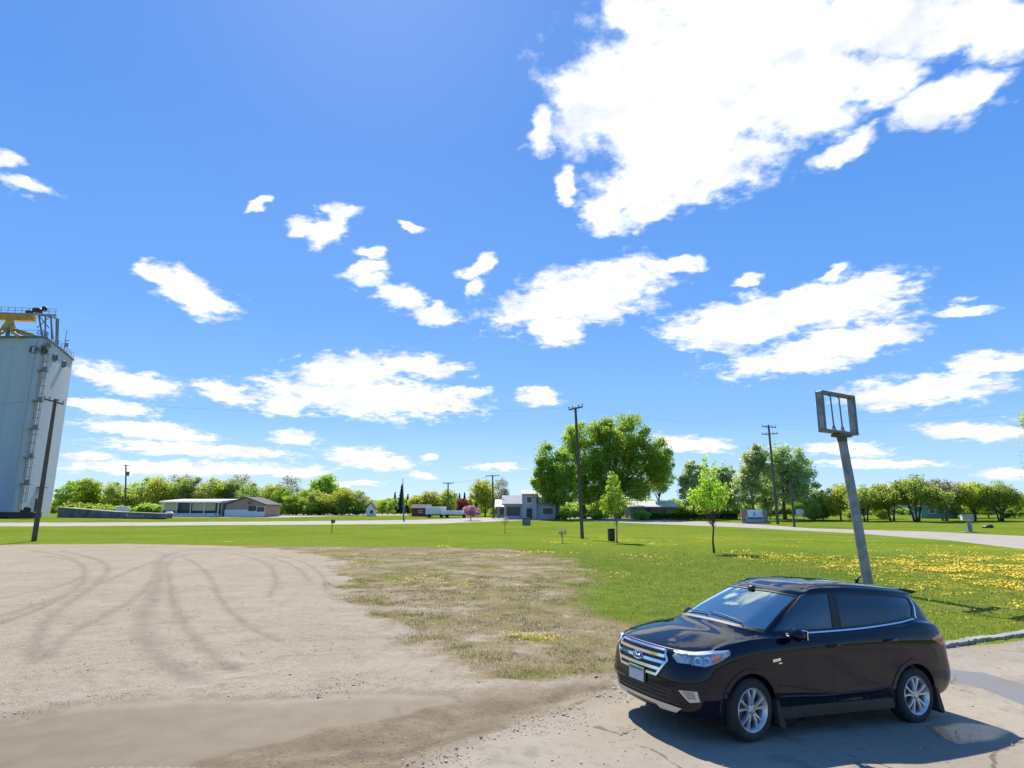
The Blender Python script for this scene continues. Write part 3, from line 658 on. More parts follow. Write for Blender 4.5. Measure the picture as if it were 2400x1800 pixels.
_sep = PAINT.node('ShaderNodeSeparateXYZ'); PAINT.L(_o, _sep.inputs[0])
_d = PAINT.math('MULTIPLY', PAINT.ramp(_sep.outputs[2], .85, .25, 0, 1), PAINT.ramp(PAINT.noise(_o, 2.5, 6, .65), .35, .8, .02, .14))
PAINT.set(color=PAINT.mix(_d, (.002, .004, .013), (.10, .08, .06)), rough=PAINT.math('ADD', .3, PAINT.math('MULTIPLY', _d, .8)), coat=1, metal=0, spec=0.0)
PAINT.b.inputs['Coat Roughness'].default_value = .02; PAINT.b.inputs['Coat IOR'].default_value = 1.42; PAINT = PAINT.m
CHROME = plain('chrome', (.78, .79, .80), .12, 1, .03)
SILV = plain('silver_trim', (.55, .56, .57), .35, .7, .05)
ALLOY = plain('alloy_rim', (.60, .60, .59), .33, .75, .08)
RUBBER = plain('tyre_rubber', (.028, .026, .025), .85, vary=.25, scale=5, dirt=(.075, .064, .052))
TRIM = plain('black_trim', (.016, .016, .018), .5)
DUSTY = plain('dusty_black_trim', (.035, .032, .03), .7, dirt=(.10, .085, .068))
SILLM = plain('dusty_sill', (.02, .019, .018), .45, dirt=(.05, .043, .035))
def glass_mat(name, tint, tr):
    M = Mat(name); out = M.N['Material Output']
    t = M.node('ShaderNodeBsdfTransparent'); t.inputs[0].default_value = tint + (1,)
    g = M.node('ShaderNodeBsdfGlossy'); g.inputs['Roughness'].default_value = .015; g.inputs['Color'].default_value = (.78, .96, .92, 1) if tr > .2 else (.95, .97, 1, 1)
    fr = M.node('ShaderNodeFresnel'); fr.inputs[0].default_value = 1.52
    mx = M.node('ShaderNodeMixShader'); M.L(M.math('ADD', M.math('MULTIPLY', fr.outputs[0], 1.25), tr, True), mx.inputs[0]); M.L(t.outputs[0], mx.inputs[1]); M.L(g.outputs[0], mx.inputs[2])
    M.L(mx.outputs[0], out.inputs['Surface']); return M.m
GL_W = glass_mat('windscreen_glass', (.80, .90, .88), .42); GL_F = glass_mat('front_side_glass', (.20, .23, .25), .09); GL_R = glass_mat('privacy_glass', (.025, .028, .03), .035)
LENS = glass_mat('lamp_lens', (.92, .93, .95), .02)
AMBER = plain('amber_reflector', (.95, .33, .02), .3, vary=.05); PLATE = plain('white_plate', (.50, .53, .56), .5, vary=.06)
SEAT = plain('dark_seat_fabric', (.05, .05, .053), .9); DASH = plain('grey_dashboard', (.13, .14, .14), .7)
BLUE = plain('blue_enamel', (.01, .03, .16), .3, vary=.05, coat=1)
REDL = plain('red_tail_lens', (.30, .01, .01), .2, vary=.1, coat=1)

def build_car():
    root = empty('parked_car', label='black crossover car with silver alloy wheels parked on the road edge', cat='car')
    nS, nT = len(SS_), len(TT_)
    ok = np.ones((nS - 1, nT - 1), object)
    sc, tc = (SS_[:-1] + SS_[1:]) / 2, (TT_[:-1] + TT_[1:]) / 2
    S_, T_ = np.meshgrid(sc, tc, indexing='ij')
    cellP = (SURF[:-1, :-1] + SURF[1:, :-1] + SURF[:-1, 1:] + SURF[1:, 1:]) / 4
    region = np.full(S_.shape, 'body', object)
    inr = lambda a, b, c, d: (S_ > a) & (S_ < b) & (T_ > c) & (T_ < d)
    region[inr(6, 7.9, -1, 4.3)] = 'hood'
    region[inr(1, 8.16, 7.05, 8.34)] = 'front_door'; region[inr(1, 8.16, 8.34, 9.62)] = 'rear_door'
    region[inr(8.16, 9.86, -1, 4.3)] = 'windscreen'; region[inr(8.16, 9.86, 5.35, 8.34)] = 'front_window'
    region[inr(8.16, 9.86, 8.52, 10.98)] = 'rear_window'; region[inr(8.3, 9.86, 12.55, 15)] = 'back_window'
    region[(S_ > 8.16) & (S_ < 9.86) & (T_ > 8.34) & (T_ < 8.52)] = 'pillar_trim'
    hit = np.zeros(S_.shape, bool)
    for ax in AX: hit |= (np.hypot(cellP[..., 0] - ax, cellP[..., 2] - AZ_) < ARCH) & (cellP[..., 1] > .55) & (S_ < 7)
    region[hit] = 'none'
    # pull the ragged arch edge onto the circle
    P = SURF.copy()
    for i in range(nS):
        for j in range(nT):
            x, y, z = P[i, j]
            for ax in AX:
                if y > .55 and SS_[i] < 7:
                    d = math.hypot(x - ax, z - AZ_)
                    nb = [hit[a, b] for a in (i - 1, i) for b in (j - 1, j) if 0 <= a < nS - 1 and 0 <= b < nT - 1]
                    if any(nb) and not all(nb) and .28 < d < .50 and z > .2:
                        P[i, j, 0] = ax + (x - ax) / d * ARCH; P[i, j, 2] = AZ_ + (z - AZ_) / d * ARCH
    # window glass sits a few mm behind its frame
    du = np.gradient(P, axis=0); dv = np.gradient(P, axis=1); Nn = np.cross(dv, du); Nn /= (np.linalg.norm(Nn, axis=2, keepdims=True) + 1e-9)
    sgn = np.sign((Nn * (P - np.array([-.1, 0, .8]))).sum(2, keepdims=True)); Nn *= sgn
    def piece(name, mat, rnames, sides=(1, -1), off=0., parent=root, split=False, weld=True):
        res = []
        sel = np.isin(region, rnames)
        def one(ss, nm):
            V = []; Fc = []; key = {}; NV = []
            for sd in ss:
                for i in range(nS - 1):
                    for j in range(nT - 1):
                        if not sel[i, j]: continue
                        q = []
                        for (a, b) in ((i, j), (i, j + 1), (i + 1, j + 1), (i + 1, j)):
                            p = P[a, b] + Nn[a, b] * off; k = (a, b, 0 if abs(p[1]) < 1e-6 else sd)
                            if k not in key: key[k] = len(V); V.append((p[0], p[1] * sd, p[2])); NV.append((Nn[a, b][0], Nn[a, b][1] * sd if abs(p[1]) > 1e-6 else 0, Nn[a, b][2]))
                            q.append(key[k])
                        q = list(dict.fromkeys(q))
                        if len(q) < 3: continue
                        Fc.append(q if sd > 0 else q[::-1])
            me = bpy.data.meshes.new(nm); me.from_pydata(V, [], Fc); me.update(); c0 = Vector((-.1, 0, .8))
            f0 = [p.normal.dot(Vector(NV[p.vertices[0]])) for p in me.polygons]
            import bmesh
            bm = bmesh.new(); bm.from_mesh(me); bm.faces.ensure_lookup_table(); bad = [bm.faces[i] for i, q in enumerate(f0) if q < 0]; bmesh.ops.reverse_faces(bm, faces=bad); bm.to_mesh(me); bm.free()
            me.polygons.foreach_set('use_smooth', [True] * len(me.polygons)); me.normals_split_custom_set_from_vertices(NV)
            return link(nm, me, mat, parent)
        if split: return [one((s,), name) for s in sides]
        return one(sides, name)
    body = piece('body', PAINT, ['body'])
    hood = piece('hood', PAINT, ['hood'], off=.0)
    for nm in ('front_door', 'rear_door'): piece(nm, PAINT, [nm], split=True, off=.0)
    wind = piece('windscreen', GL_W, ['windscreen'], off=-.006)
    fw_ = piece('front_window', GL_F, ['front_window'], off=-.005, split=True)
    rw_ = piece('rear_window', GL_R, ['rear_window'], off=-.005, split=True)
    piece('back_window', GL_R, ['back_window'], off=-.005)
    piece('pillar_trim', TRIM, ['pillar_trim'], off=.001, split=True)
    # surface lookup
    allV = []; allF = []
    for sd in (1, -1):
        o = len(allV); allV += [(p[0], p[1] * sd, p[2]) for p in SURF.reshape(-1, 3)]
        allF += [[o + i * nT + j, o + i * nT + j + 1, o + (i + 1) * nT + j + 1, o + (i + 1) * nT + j] for i in range(nS - 1) for j in range(nT - 1)]
    bvh = BVHTree.FromPolygons(allV, allF)
    def hitp(a, b, axis, side=1):
        if axis == 'y': o_, d_ = Vector((a, 3 * side, b)), Vector((0, -side, 0))
        elif axis == 'x': o_, d_ = Vector((4 * side, a, b)), Vector((-side, 0, 0))
        else: o_, d_ = Vector((a, b, 4)), Vector((0, 0, -1))
        l, n, i, d = bvh.ray_cast(o_, d_)
        if l is None:
            l, n, i, d = bvh.find_nearest(o_ + d_ * 2)
        if n.dot(d_) > 0: n = -n
        return l, n
    def lower(p, axis):      # the nose sits a little lower than it was first drawn
        if (axis == 'x' and NOSE[0]) or (axis == 'y' and NOSE[0] and p[0] > 1.5): return (p[0], p[1] - .05 * float(sstep(.5, .72, p[1])))
        return p
    NOSE = [1]
    def decal(poly, axis, off, side=1, cell=.03, mb=None):
        poly = [lower(p, axis) for p in poly]
        mb = mb or MB(); xs = [p[0] for p in poly]; ys = [p[1] for p in poly]
        pts = []; n = len(poly)
        for i in range(n):
            a, b = Vector(poly[i]), Vector(poly[(i + 1) % n]); k = max(1, int((b - a).length / cell))
            for q in range(k): pts.append(a.lerp(b, q / k))
        ne = len(pts); edges = [(i, (i + 1) % ne) for i in range(ne)]
        gx = np.arange(min(xs) + cell / 2, max(xs), cell); gy = np.arange(min(ys) + cell / 2, max(ys), cell)
        pa = [(p.x, p.y) for p in pts]
        for x in gx:
            for y in gy:
                if inside(pa, np.array([x]), np.array([y]))[0] and dist_line(pa, np.array([x]), np.array([y]), True)[0] > cell * .4: pts.append(Vector((x, y)))
        v, e, f, *_ = delaunay_2d_cdt(pts, edges, [list(range(ne))], 1, 1e-6)
        V = []
        for p in v:
            l, nn = hitp(p.x, p.y, axis, side); V.append(l + nn * off)
        return mb.add(V, [list(q) for q in f])
    def strip(path, axis, wd, off, side=1, mb=None, n=None):
        path = [lower(p, axis) for p in path]
        mb = mb or MB(); pts = []
        for i in range(len(path) - 1):
            a, b = Vector(path[i]), Vector(path[i + 1]); k = max(1, int((b - a).length / .03))
            pts += [a.lerp(b, q / k) for q in range(k)]
        pts.append(Vector(path[-1]))
        P3 = []
        for p in pts:
            l, nn = hitp(p.x, p.y, axis, side); P3.append((l, nn))
        V = []; 
        for i, (l, nn) in enumerate(P3):
            t = (P3[min(i + 1, len(P3) - 1)][0] - P3[max(i - 1, 0)][0]).normalized(); b = t.cross(nn).normalized()
            V += [l + b * wd / 2 - nn * .004, l + b * wd / 2 + nn * off, l - b * wd / 2 + nn * off, l - b * wd / 2 - nn * .004]
        m_ = len(P3); Fc = []
        for i in range(m_ - 1):
            for k in range(3): Fc.append([i * 4 + k, i * 4 + k + 1, i * 4 + 4 + k + 1, i * 4 + 4 + k])
        Fc += [[0, 1, 2, 3], [m_ * 4 - 1, m_ * 4 - 2, m_ * 4 - 3, m_ * 4 - 4]]
        return mb.add(V, Fc)
    def grid_strip(idx, mb, wd, off):
        # along grid nodes (i, j, side)
        V = []; P3 = [(Vector(P[i, j] * np.array([1, sd, 1])), Vector(Nn[i, j] * np.array([1, sd, 1]))) for i, j, sd in idx]
        for i, (l, nn) in enumerate(P3):
            t = (P3[min(i + 1, len(P3) - 1)][0] - P3[max(i - 1, 0)][0]).normalized(); b = t.cross(nn).normalized()
            V += [l + b * wd / 2 - nn * .006, l + b * wd / 2 + nn * off, l - b * wd / 2 + nn * off, l - b * wd / 2 - nn * .006]
        m_ = len(P3); Fc = []
        for i in range(m_ - 1):
            for k in range(3): Fc.append([i * 4 + k, i * 4 + k + 1, i * 4 + 4 + k + 1, i * 4 + 4 + k])
        return mb.add(V, Fc)
    si = lambda v: int(np.argmin(abs(SS_ - v))); ti = lambda v: int(np.argmin(abs(TT_ - v)))
    # window seals
    for sd in (1, -1):
        mb = MB()
        a, b = si(8.16), si(9.86)
        for t0, t1 in ((5.35, 8.34), (8.52, 10.98)):
            c, d = ti(t0), ti(t1)
            loop = [(a, j, sd) for j in range(c, d + 1)] + [(i, d, sd) for i in range(a + 1, b + 1)] + [(b, j, sd) for j in range(d - 1, c - 1, -1)] + [(i, c, sd) for i in range(b - 1, a - 1, -1)]
            grid_strip(loop, mb, .022, .002)
        mb.build('window_seal', TRIM, root, smooth=True, ang=40)
        # bright line along the belt, turned up behind the rear window
        mb = MB(); c, d = ti(6.6), ti(10.98)
        grid_strip([(si(8.0), j, sd) for j in range(c, d + 1)], mb, .017, .007)
        grid_strip([(i, min(nT - 1, d + 1), sd) for i in range(si(8.0), b - 1)], mb, .030, .007)
        mb.build('belt_trim', CHROME, root, smooth=True, ang=40)
    mb = MB(); a, b, d = si(8.16), si(9.86), ti(4.3)
    for sd in (1, -1): grid_strip([(i, d, sd) for i in range(a, b + 1)], mb, .02, .002)
    grid_strip([(a, j, -1) for j in range(d, 0, -1)] + [(a, j, 1) for j in range(0, d + 1)], mb, .05, .002)
    grid_strip([(b, j, -1) for j in range(d, 0, -1)] + [(b, j, 1) for j in range(0, d + 1)], mb, .02, .002)
    mb.build('windscreen_seal', TRIM, root, smooth=True, ang=40)
    # shut lines
    def gap(idx, wd=.007):
        sh = MB(); grid_strip(idx, sh, wd, .0012); sh.build('panel_gap', BLACKPL, root, smooth=True, ang=40)
    for sd in (1, -1):
        for t in (7.05, 8.34, 9.62):
            lo = 1.0 if t != 9.62 else 4.9
            gap([(i, ti(t), sd) for i in range(si(lo), si(8.16) + 1)])
        gap([(si(1.0), j, sd) for j in range(ti(7.05), ti(9.3))])
        gap([(i, ti(4.3), sd) for i in range(si(6), si(7.9) + 1)], .008)
        gap([(i, ti(12.55), sd) for i in range(si(3.4), si(8.3) + 1)])
    gap([(si(6), j, -1) for j in range(ti(4.3), 0, -1)] + [(si(6), j, 1) for j in range(0, ti(4.3) + 1)], .008)
    # underside and cabin
    mb = MB(); mb.box((0, 0, .30), (3.9, 1.30, .16), bev=.04); mb.box((.0, 0, .31), (1.85, 1.62, .14), bev=.03); mb.build('underbody', BLACKPL, root)
    mb = MB(); mb.box((-.35, 0, .60), (2.6, 1.5, .5), bev=.05); mb.box((.86, 0, .96), (.34, 1.46, .24), bev=.07); mb.box((.98, 0, 1.04), (.30, 1.30, .08), bev=.03)
    mb.box((.80, .37, 1.09), (.16, .36, .08), bev=.04); mb.build('dashboard', DASH, root, smooth=True, ang=40)
    for (sx, sy) in ((-.02, .37), (-.02, -.37), (-.92, .37), (-.92, -.37)):
        mb = MB(); mb.box((sx + .1, sy, .82), (.5, .5, .14), bev=.05); rt = Matrix.Rotation(R(-14), 4, 'Y')
        mb.box((sx - .20, sy, 1.08), (.13, .48, .56), rt, bev=.06); s = mb.build('seat', SEAT, root, smooth=True, ang=50)
        mb = MB(); mb.box((sx - .28, sy, 1.43), (.10, .26, .17), rt, bev=.045); mb.build('headrest', SEAT, s, smooth=True, ang=50)
    mb = MB(); ring = [Vector((.62 + .055 * math.sin(t) * 1.2, .37 + .185 * math.cos(t), 1.03 + .17 * math.sin(t))) for t in np.linspace(0, 2 * math.pi, 25)]
    mb.tube(ring, .014, 8, False); mb.tube([(.62, .20, 1.03), (.64, .37, 1.02), (.62, .54, 1.03)], .02, 6); mb.tube([(.64, .37, 1.02), (.86, .37, .98)], .03, 8); mb.build('steering_wheel', BLACKPL, root, smooth=True, ang=50)
    mb = MB(); mb.box((.36, 0, 1.50), (.04, .25, .075), bev=.02); mb.box((.42, 0, 1.545), (.09, .10, .07), bev=.02); mb.build('rear_view_mirror', BLACKPL, root, smooth=True, ang=50)
    # wheel wells
    for ax in AX:
        for sd in (1, -1):
            mb = MB(); n = 26; V = []; 
            for k in range(n + 1):
                t = R(-28) + (math.pi + R(56)) * k / n
                x, z = ax + math.cos(t) * (ARCH - .004), AZ_ + math.sin(t) * (ARCH - .004)
                l, nn = hitp(ax + math.cos(t) * (ARCH + .01), max(.3, AZ_ + math.sin(t) * (ARCH + .01)), 'y', sd); yo = abs(l.y) - .01
                V += [(x, sd * yo, z), (x, sd * .58, z)]
            mb.add(V, [[2 * k, 2 * k + 1, 2 * k + 3, 2 * k + 2] for k in range(n)])
            o_ = len(V); mb.add([(ax, sd * .58, AZ_)] + [V[2 * k + 1] for k in range(n + 1)], [[0, k + 1, k + 2] for k in range(n)])
            mb.build('wheel_well', BLACKPL, root, smooth=True, ang=30)
            # arch moulding
            mb = MB(); V = []
            for k in range(n * 2 + 1):
                t = R(-16) + (math.pi + R(32)) * k / (n * 2)
                c_, s_ = math.cos(t), math.sin(t); row = []
                for rr, off in ((ARCH - .006, -.03), (ARCH - .006, .008), (ARCH + .045, .010), (ARCH + .052, -.004)):
                    z_ = AZ_ + s_ * max(rr, ARCH + .004); l, nn = hitp(ax + c_ * max(rr, ARCH + .004), max(z_, .27), 'y', sd)
                    row.append((ax + c_ * rr, l.y + sd * off, AZ_ + s_ * rr))
                V += row
            mb.add(V, [[4 * k + q, 4 * k + q + 1, 4 * k + q + 5, 4 * k + q + 4] for k in range(n * 2) for q in range(3)])
            mb.build('arch_moulding', PAINT, root, smooth=True, ang=40)
    # sills
    for sd in (1, -1):
        mb = MB(); mb.prism([(.95, .205), (-.95, .205), (-.93, .325), (.93, .325)], 'y', sd * .80, sd * .893); mb.build('sill_moulding', SILLM, root)
    # ---------------- front
    def hexa(w, z0, z1, zc, cut):
        return [(-w, zc), (-w + cut, z1), (w - cut, z1), (w, zc), (w - cut * 1.3, z0), (-w + cut * 1.3, z0)]
    HG = [(-.50, .845), (-.44, .935), (.44, .935), (.50, .845), (.36, .665), (-.36, .665)]
    gr = decal(HG, 'x', .004).build('grille', BLACKPL, root, smooth=True)
    mb = MB(); strip(HG + [HG[0], HG[1]], 'x', .028, .022, mb=mb); mb.build('grille_surround', CHROME, gr, smooth=True, ang=40)
    for k, (z, w) in enumerate(((.885, .455), (.815, .46), (.740, .41))):
        mb = MB(); strip([(-w, z), (0, z - .004), (w, z)], 'x', .034, .026, mb=mb); mb.build('grille_bar', CHROME, gr, smooth=True, ang=30)
    el = [(.105 * math.cos(t), .818 + .043 * math.sin(t)) for t in np.linspace(0, 2 * math.pi, 28, endpoint=False)]
    el2 = [(.094 * math.cos(t), .818 + .034 * math.sin(t)) for t in np.linspace(0, 2 * math.pi, 28, endpoint=False)]
    bd = decal(el, 'x', .034, cell=.02).build('badge', CHROME, root, smooth=True); decal(el2, 'x', .037, cell=.02).build('badge_enamel', BLUE, bd, smooth=True)
    mb = MB()
    sc_ = [[(-.060, .806), (-.052, .834), (-.030, .840)], [(-.062, .820), (-.038, .823)], [(-.030, .808), (-.020, .822), (-.008, .818), (-.014, .806), (-.026, .806)], [(.002, .806), (.008, .822), (.020, .820)], [(.050, .838), (.044, .808)], [(.044, .818), (.032, .822), (.026, .810), (.040, .806)]]
    for q in sc_: strip([(-a, b) for a, b in q][::1] if False else q, 'x', .006, .040, mb=mb)
    mb.build('badge_script', CHROME, bd, smooth=True)
    # lower intake, plate, skid trim
    LI = [(-.60, .52), (.60, .52), (.52, .36), (-.52, .36)]
    decal(LI, 'x', .003).build('lower_intake', BLACKPL, root, smooth=True)
    mb = MB()
    for z in (.40, .44, .48): strip([(-.50, z), (.50, z)], 'x', .010, .012, mb=mb)
    mb.build('intake_slats', DUSTY, root, smooth=True)
    mb = MB(); l, nn = hitp(0, .57, 'x'); mb.box((l.x + .012, 0, .575), (.016, .36, .17), bev=.008); pf = mb.build('plate_frame', BLACKPL, root)
    mb = MB(); mb.box((l.x + .0235, 0, .575), (.006, .305, .152)); mb.build('licence_plate', PLATE, pf)
    mb = MB(); mb.box((l.x + .0275, 0, .628), (.002, .27, .03)); mb.build('plate_band', plain('plate_green', (.12, .25, .17), .6), pf)
    SK = [(-.66, .335), (-.52, .345), (.52, .345), (.66, .335), (.58, .275), (.34, .268), (.30, .305), (-.30, .305), (-.34, .268), (-.58, .275)]
    decal(SK, 'x', .012).build('skid_plate', SILV, root, smooth=True)
    for sd in (1, -1):
        # headlight: traced in the front view, wraps to the wing
        HLs = [(2.045, .845), (2.06, .945), (1.80, .985), (1.60, 1.00), (1.62, .955), (1.78, .885), (1.93, .838)]
        HF = [(sd * .545, .915), (sd * .60, .955), (sd * .70, .962), (sd * .76, .965), (sd * .775, .875), (sd * .70, .845), (sd * .60, .852)]
        mb = MB(); decal(HLs, 'y', .004, sd, .025, mb)
        decal([(sd * .54, .905), (sd * .56, .955), (sd * .70, .957), (sd * .735, .948), (sd * .742, .85), (sd * .62, .845)], 'x', .004, 1, .025, mb)
        hl = mb.build('headlight', plain('headlight_bowl', (.50, .49, .47), .3, .5, .25, 30), root, smooth=True)
        mb = MB(); decal(HLs, 'y', .016, sd, .025, mb); mb.build('lens', LENS, hl, smooth=True)
        mb = MB(); decal([(2.04, .93), (2.045, .95), (1.80, .99), (1.62, 1.003), (1.66, .985), (1.80, .966)], 'y', .019, sd, .02, mb)
        decal([(sd * .56, .938), (sd * .57, .957), (sd * .70, .959), (sd * .742, .955), (sd * .742, .932)], 'x', .012, 1, .02, mb); mb.build('running_light', plain('white_lamp', (.85, .87, .9), .2), hl, smooth=True)
        decal([(1.83, .87), (1.85, .915), (1.755, .95), (1.72, .93), (1.76, .895)], 'y', .012, sd, .02).build('side_reflector', AMBER, hl, smooth=True)
        for (xx, zz, rr) in ((1.985, .89, .042), (1.90, .90, .036)):
            l, nn = hitp(xx, zz - .05, 'y', sd); mb = MB(); q = nn.to_track_quat('Y', 'Z').to_matrix().to_4x4()
            mm = MB().lathe([(0, -.004), (rr * .6, .0), (rr, .012), (rr * 1.12, .010)], 20); mb.add([q @ Vector(v) + l for v in mm.v], mm.f); mb.build('projector', CHROME, hl, smooth=True)
        # fog lamp pocket
        FP = [(sd * .66, .525), (sd * .825, .54), (sd * .83, .43), (sd * .75, .41)]
        fl = decal(FP, 'x', .006).build('fog_lamp', SILV, root, smooth=True)
        decal([(sd * .70, .515), (sd * .80, .525), (sd * .805, .455), (sd * .745, .445)], 'x', .012, cell=.02).build('lens', plain('fog_glass', (.30, .31, .32), .12, .3), fl, smooth=True)
        # mirrors
        m = MB(); m.box((.70, sd * .985, 1.115), (.15, .20, .135), Matrix.Rotation(R(8) * sd, 4, 'Z'), bev=.055); mi = m.build('wing_mirror', PAINT, root, smooth=True, ang=60)
        m = MB(); m.box((.70, sd * .87, 1.075), (.07, .12, .04), bev=.015); m.build('mirror_arm', BLACKPL, mi, smooth=True, ang=60)
        m = MB(); m.box((.628, sd * .99, 1.115), (.012, .165, .105), Matrix.Rotation(R(8) * sd, 4, 'Z'), bev=.004); m.build('mirror_glass', CHROME, mi)
        # handles
        for hx, hz in ((.06, .965), (-.93, 1.005)):
            l, nn = hitp(hx, hz, 'y', sd); m = MB(); m.tube([(hx + .10, l.y - sd * .01, hz - .004), (hx + .075, l.y + sd * .028, hz), (hx - .075, l.y + sd * .030, hz + .006), (hx - .10, l.y - sd * .008, hz + .006)], [.012, .014, .015, .012], 8); m.build('door_handle', PAINT, root, smooth=True)
            decal([(hx + .09, hz - .03), (hx + .09, hz + .02), (hx - .05, hz + .025), (hx - .05, hz - .028)], 'y', .001, sd, .03).build('handle_recess', BLACKPL, root)
        # wing badge
        mb = MB(); strip([(1.02, .83), (.90, .845)], 'y', .03, .008, sd, mb); strip([(.93, .80), (.88, .805)], 'y', .014, .008, sd, mb); mb.build('wing_badge', CHROME, root)
        # sculpted side line
        mb = MB(); strip([(.90, .435), (.2, .405), (-.6, .42), (-.90, .45)], 'y', .035, .006, sd, mb); mb.build('door_rib', PAINT, root, smooth=True)
        # mud flaps
        for ax, tall in ((AX[0], .30), (AX[1], .26)):
            m = MB(); m.prism([(ax - .335, .42), (ax - .375, .40), (ax - .46, .13), (ax - .43, .10), (ax - .36, .16)], 'y', sd * .70, sd * .935); m.build('mud_flap', DUSTY, root)
        # tail lamps
        decal([(-2.00, 1.06), (-1.72, 1.00), (-1.90, .92), (-2.12, .90), (-2.10, 1.05)], 'y', .006, sd).build('tail_light', REDL, root, smooth=True)
    NOSE[0] = 0
    # tail
    for q in ([(-.25, .55), (.25, .55), (.25, .68), (-.25, .68)],): decal(q, 'x', .004, -1).build('rear_plate_recess', BLACKPL, root)
    mb = MB(); mb.prism([(-2.0, 1.52), (-1.72, 1.575), (-1.78, 1.60), (-2.10, 1.56), (-2.11, 1.545)], 'y', -.50, .50); mb.build('roof_spoiler', PAINT, root, smooth=True, ang=30)
    mb = MB(); mb.tube([(-1.55, 0, 1.65), (-1.58, 0, 1.675), (-1.66, 0, 1.72)], [.03, .018, .006], 8); mb.build('aerial', BLACKPL, root, smooth=True)
    # wipers
    for (y0, y1) in ((.52, -.08), (-.12, -.60)):
        mb = MB(); l0, n0 = hitp(1.10, y0, 'z'); 
        pts = [Vector((1.13, y0 + .03, l0.z + .01))]
        for q in np.linspace(0, 1, 7):
            yy = y0 + (y1 - y0) * q; l, nn = hitp(1.09 - .02 * q, yy, 'z'); pts.append(l + nn * .014)
        mb.tube(pts, .007, 6); mb.build('wiper', BLACKPL, root, smooth=True)
    # roof rail gutters
    mb = MB()
    for sd in (1, -1): grid_strip([(si(11.25), j, sd) for j in range(ti(6), ti(11.2))], mb, .02, .004)
    mb.build('roof_gutter', TRIM, root, smooth=True)
    # ---------------- wheels
    TR = .327
    def wheel(ax, sd, steer=0):
        w = empty('wheel', (ax, sd * .80, .327), 0 if sd > 0 else math.pi); w.parent = root; w.rotation_euler[2] += steer
        prof = [(.225, -.115), (.285, -.117), (.307, -.108), (.322, -.085), (TR, -.05), (TR, 0), (TR, .05), (.322, .085), (.307, .108), (.285, .117), (.245, .115), (.222, .10)]
        ty = MB().lathe(prof, 64).build('tyre', RUBBER, w, smooth=True, ang=40)
        gm = MB()
        for k in range(46):
            t = 2 * math.pi * k / 46
            for yy in (-.075, -.025, .025, .075):
                rr = TR + (.001 if abs(yy) < .05 else -.005); gm.box((math.cos(t) * rr, yy, math.sin(t) * rr), (.010, .038, .030), Matrix.Rotation(-t, 4, 'Y'))
        gm.build('tread', RUBBER, ty)
        rim = MB(); rim.lathe([(.222, -.10), (.215, -.06), (.19, -.04), (.19, .05), (.205, .085), (.224, .103), (.232, .110), (.226, .116), (.214, .108), (.200, .085)], 48)
        rm = rim.build('rim', ALLOY, w, smooth=True, ang=40)
        sp = MB()
        for k in range(5):
            for dd in (-.20, .20):
                a0 = 2 * math.pi * k / 5 + math.pi / 2; a1 = a0 + dd * 1.35; a_in = a0 + dd * .8
                q0 = Vector((math.cos(a_in) * .045, .085, math.sin(a_in) * .045)); q1 = Vector((math.cos(a0 + dd) * .13, .098, math.sin(a0 + dd) * .13)); q2 = Vector((math.cos(a1) * .212, .100, math.sin(a1) * .212))
                for (p_, q_, w0, w1) in ((q0, q1, .020, .0155), (q1, q2, .0155, .0185)):
                    d = (q_ - p_).normalized(); s_ = Vector((-d.z, 0, d.x)); V = []
                    for (c_, ww) in ((p_, w0), (q_, w1)):
                        V += [c_ + s_ * ww + Vector((0, -.012, 0)), c_ + s_ * ww * .55 + Vector((0, .008, 0)), c_ - s_ * ww * .55 + Vector((0, .008, 0)), c_ - s_ * ww + Vector((0, -.012, 0)), c_ - s_ * ww + Vector((0, -.035, 0)), c_ + s_ * ww + Vector((0, -.035, 0))]
                    sp.add(V, [[i, (i + 1) % 6, (i + 1) % 6 + 6, i + 6] for i in range(6)])
        sp.build('spokes', ALLOY, rm)
        hb = MB().lathe([(.001, .106), (.030, .105), (.034, .098), (.055, .090), (.062, .07)], 24); hb.build('hub_cap', ALLOY, w, smooth=True, ang=30)
        for k in range(5):
            t = 2 * math.pi * k / 5 + .3; MB().tube([(math.cos(t) * .048, .08, math.sin(t) * .048), (math.cos(t) * .048, .096, math.sin(t) * .048)], .008, 6).build('wheel_nut', DARKP, w)
        dm = MB().lathe([(.02, .02), (.15, .02), (.15, .0), (.02, .0)], 32); dm.box((.10, .02, .07), (.09, .05, .12), bev=.01); dm.build('brake_disc', STEEL, w, smooth=True, ang=30)
        bk = MB().lathe([(.02, -.03), (.205, -.03)], 32); bk.build('wheel_back', BLACKPL, w)
    wheel(AX[0], 1, R(5)); wheel(AX[0], -1, R(5)); wheel(AX[1], 1); wheel(AX[1], -1)
    cx, cy = CAR['x'], CAR['y']
    ya, pi_, ro = CAR['yaw'], CAR['pitch'], CAR['roll']
    Rm = Matrix.Rotation(ya, 3, 'Z') @ Matrix.Rotation(pi_, 3, 'Y') @ Matrix.Rotation(ro, 3, 'X')
    root.rotation_euler = Rm.to_euler()
    # set the four tyres on the road
    dz = min(CAR['z'], 9)
    diffs = []
    for ax in AX:
        for sd in (1, -1):
            p = Rm @ Vector((ax, sd * .80, 0)); diffs.append(gz(cx + p.x, cy + p.y) - p.z)
    root.location = (cx, cy, sum(diffs) / 4 - .004)
    print('car wheel gaps', [round(d - sum(diffs) / 4, 3) for d in diffs])
    return root
build_car()

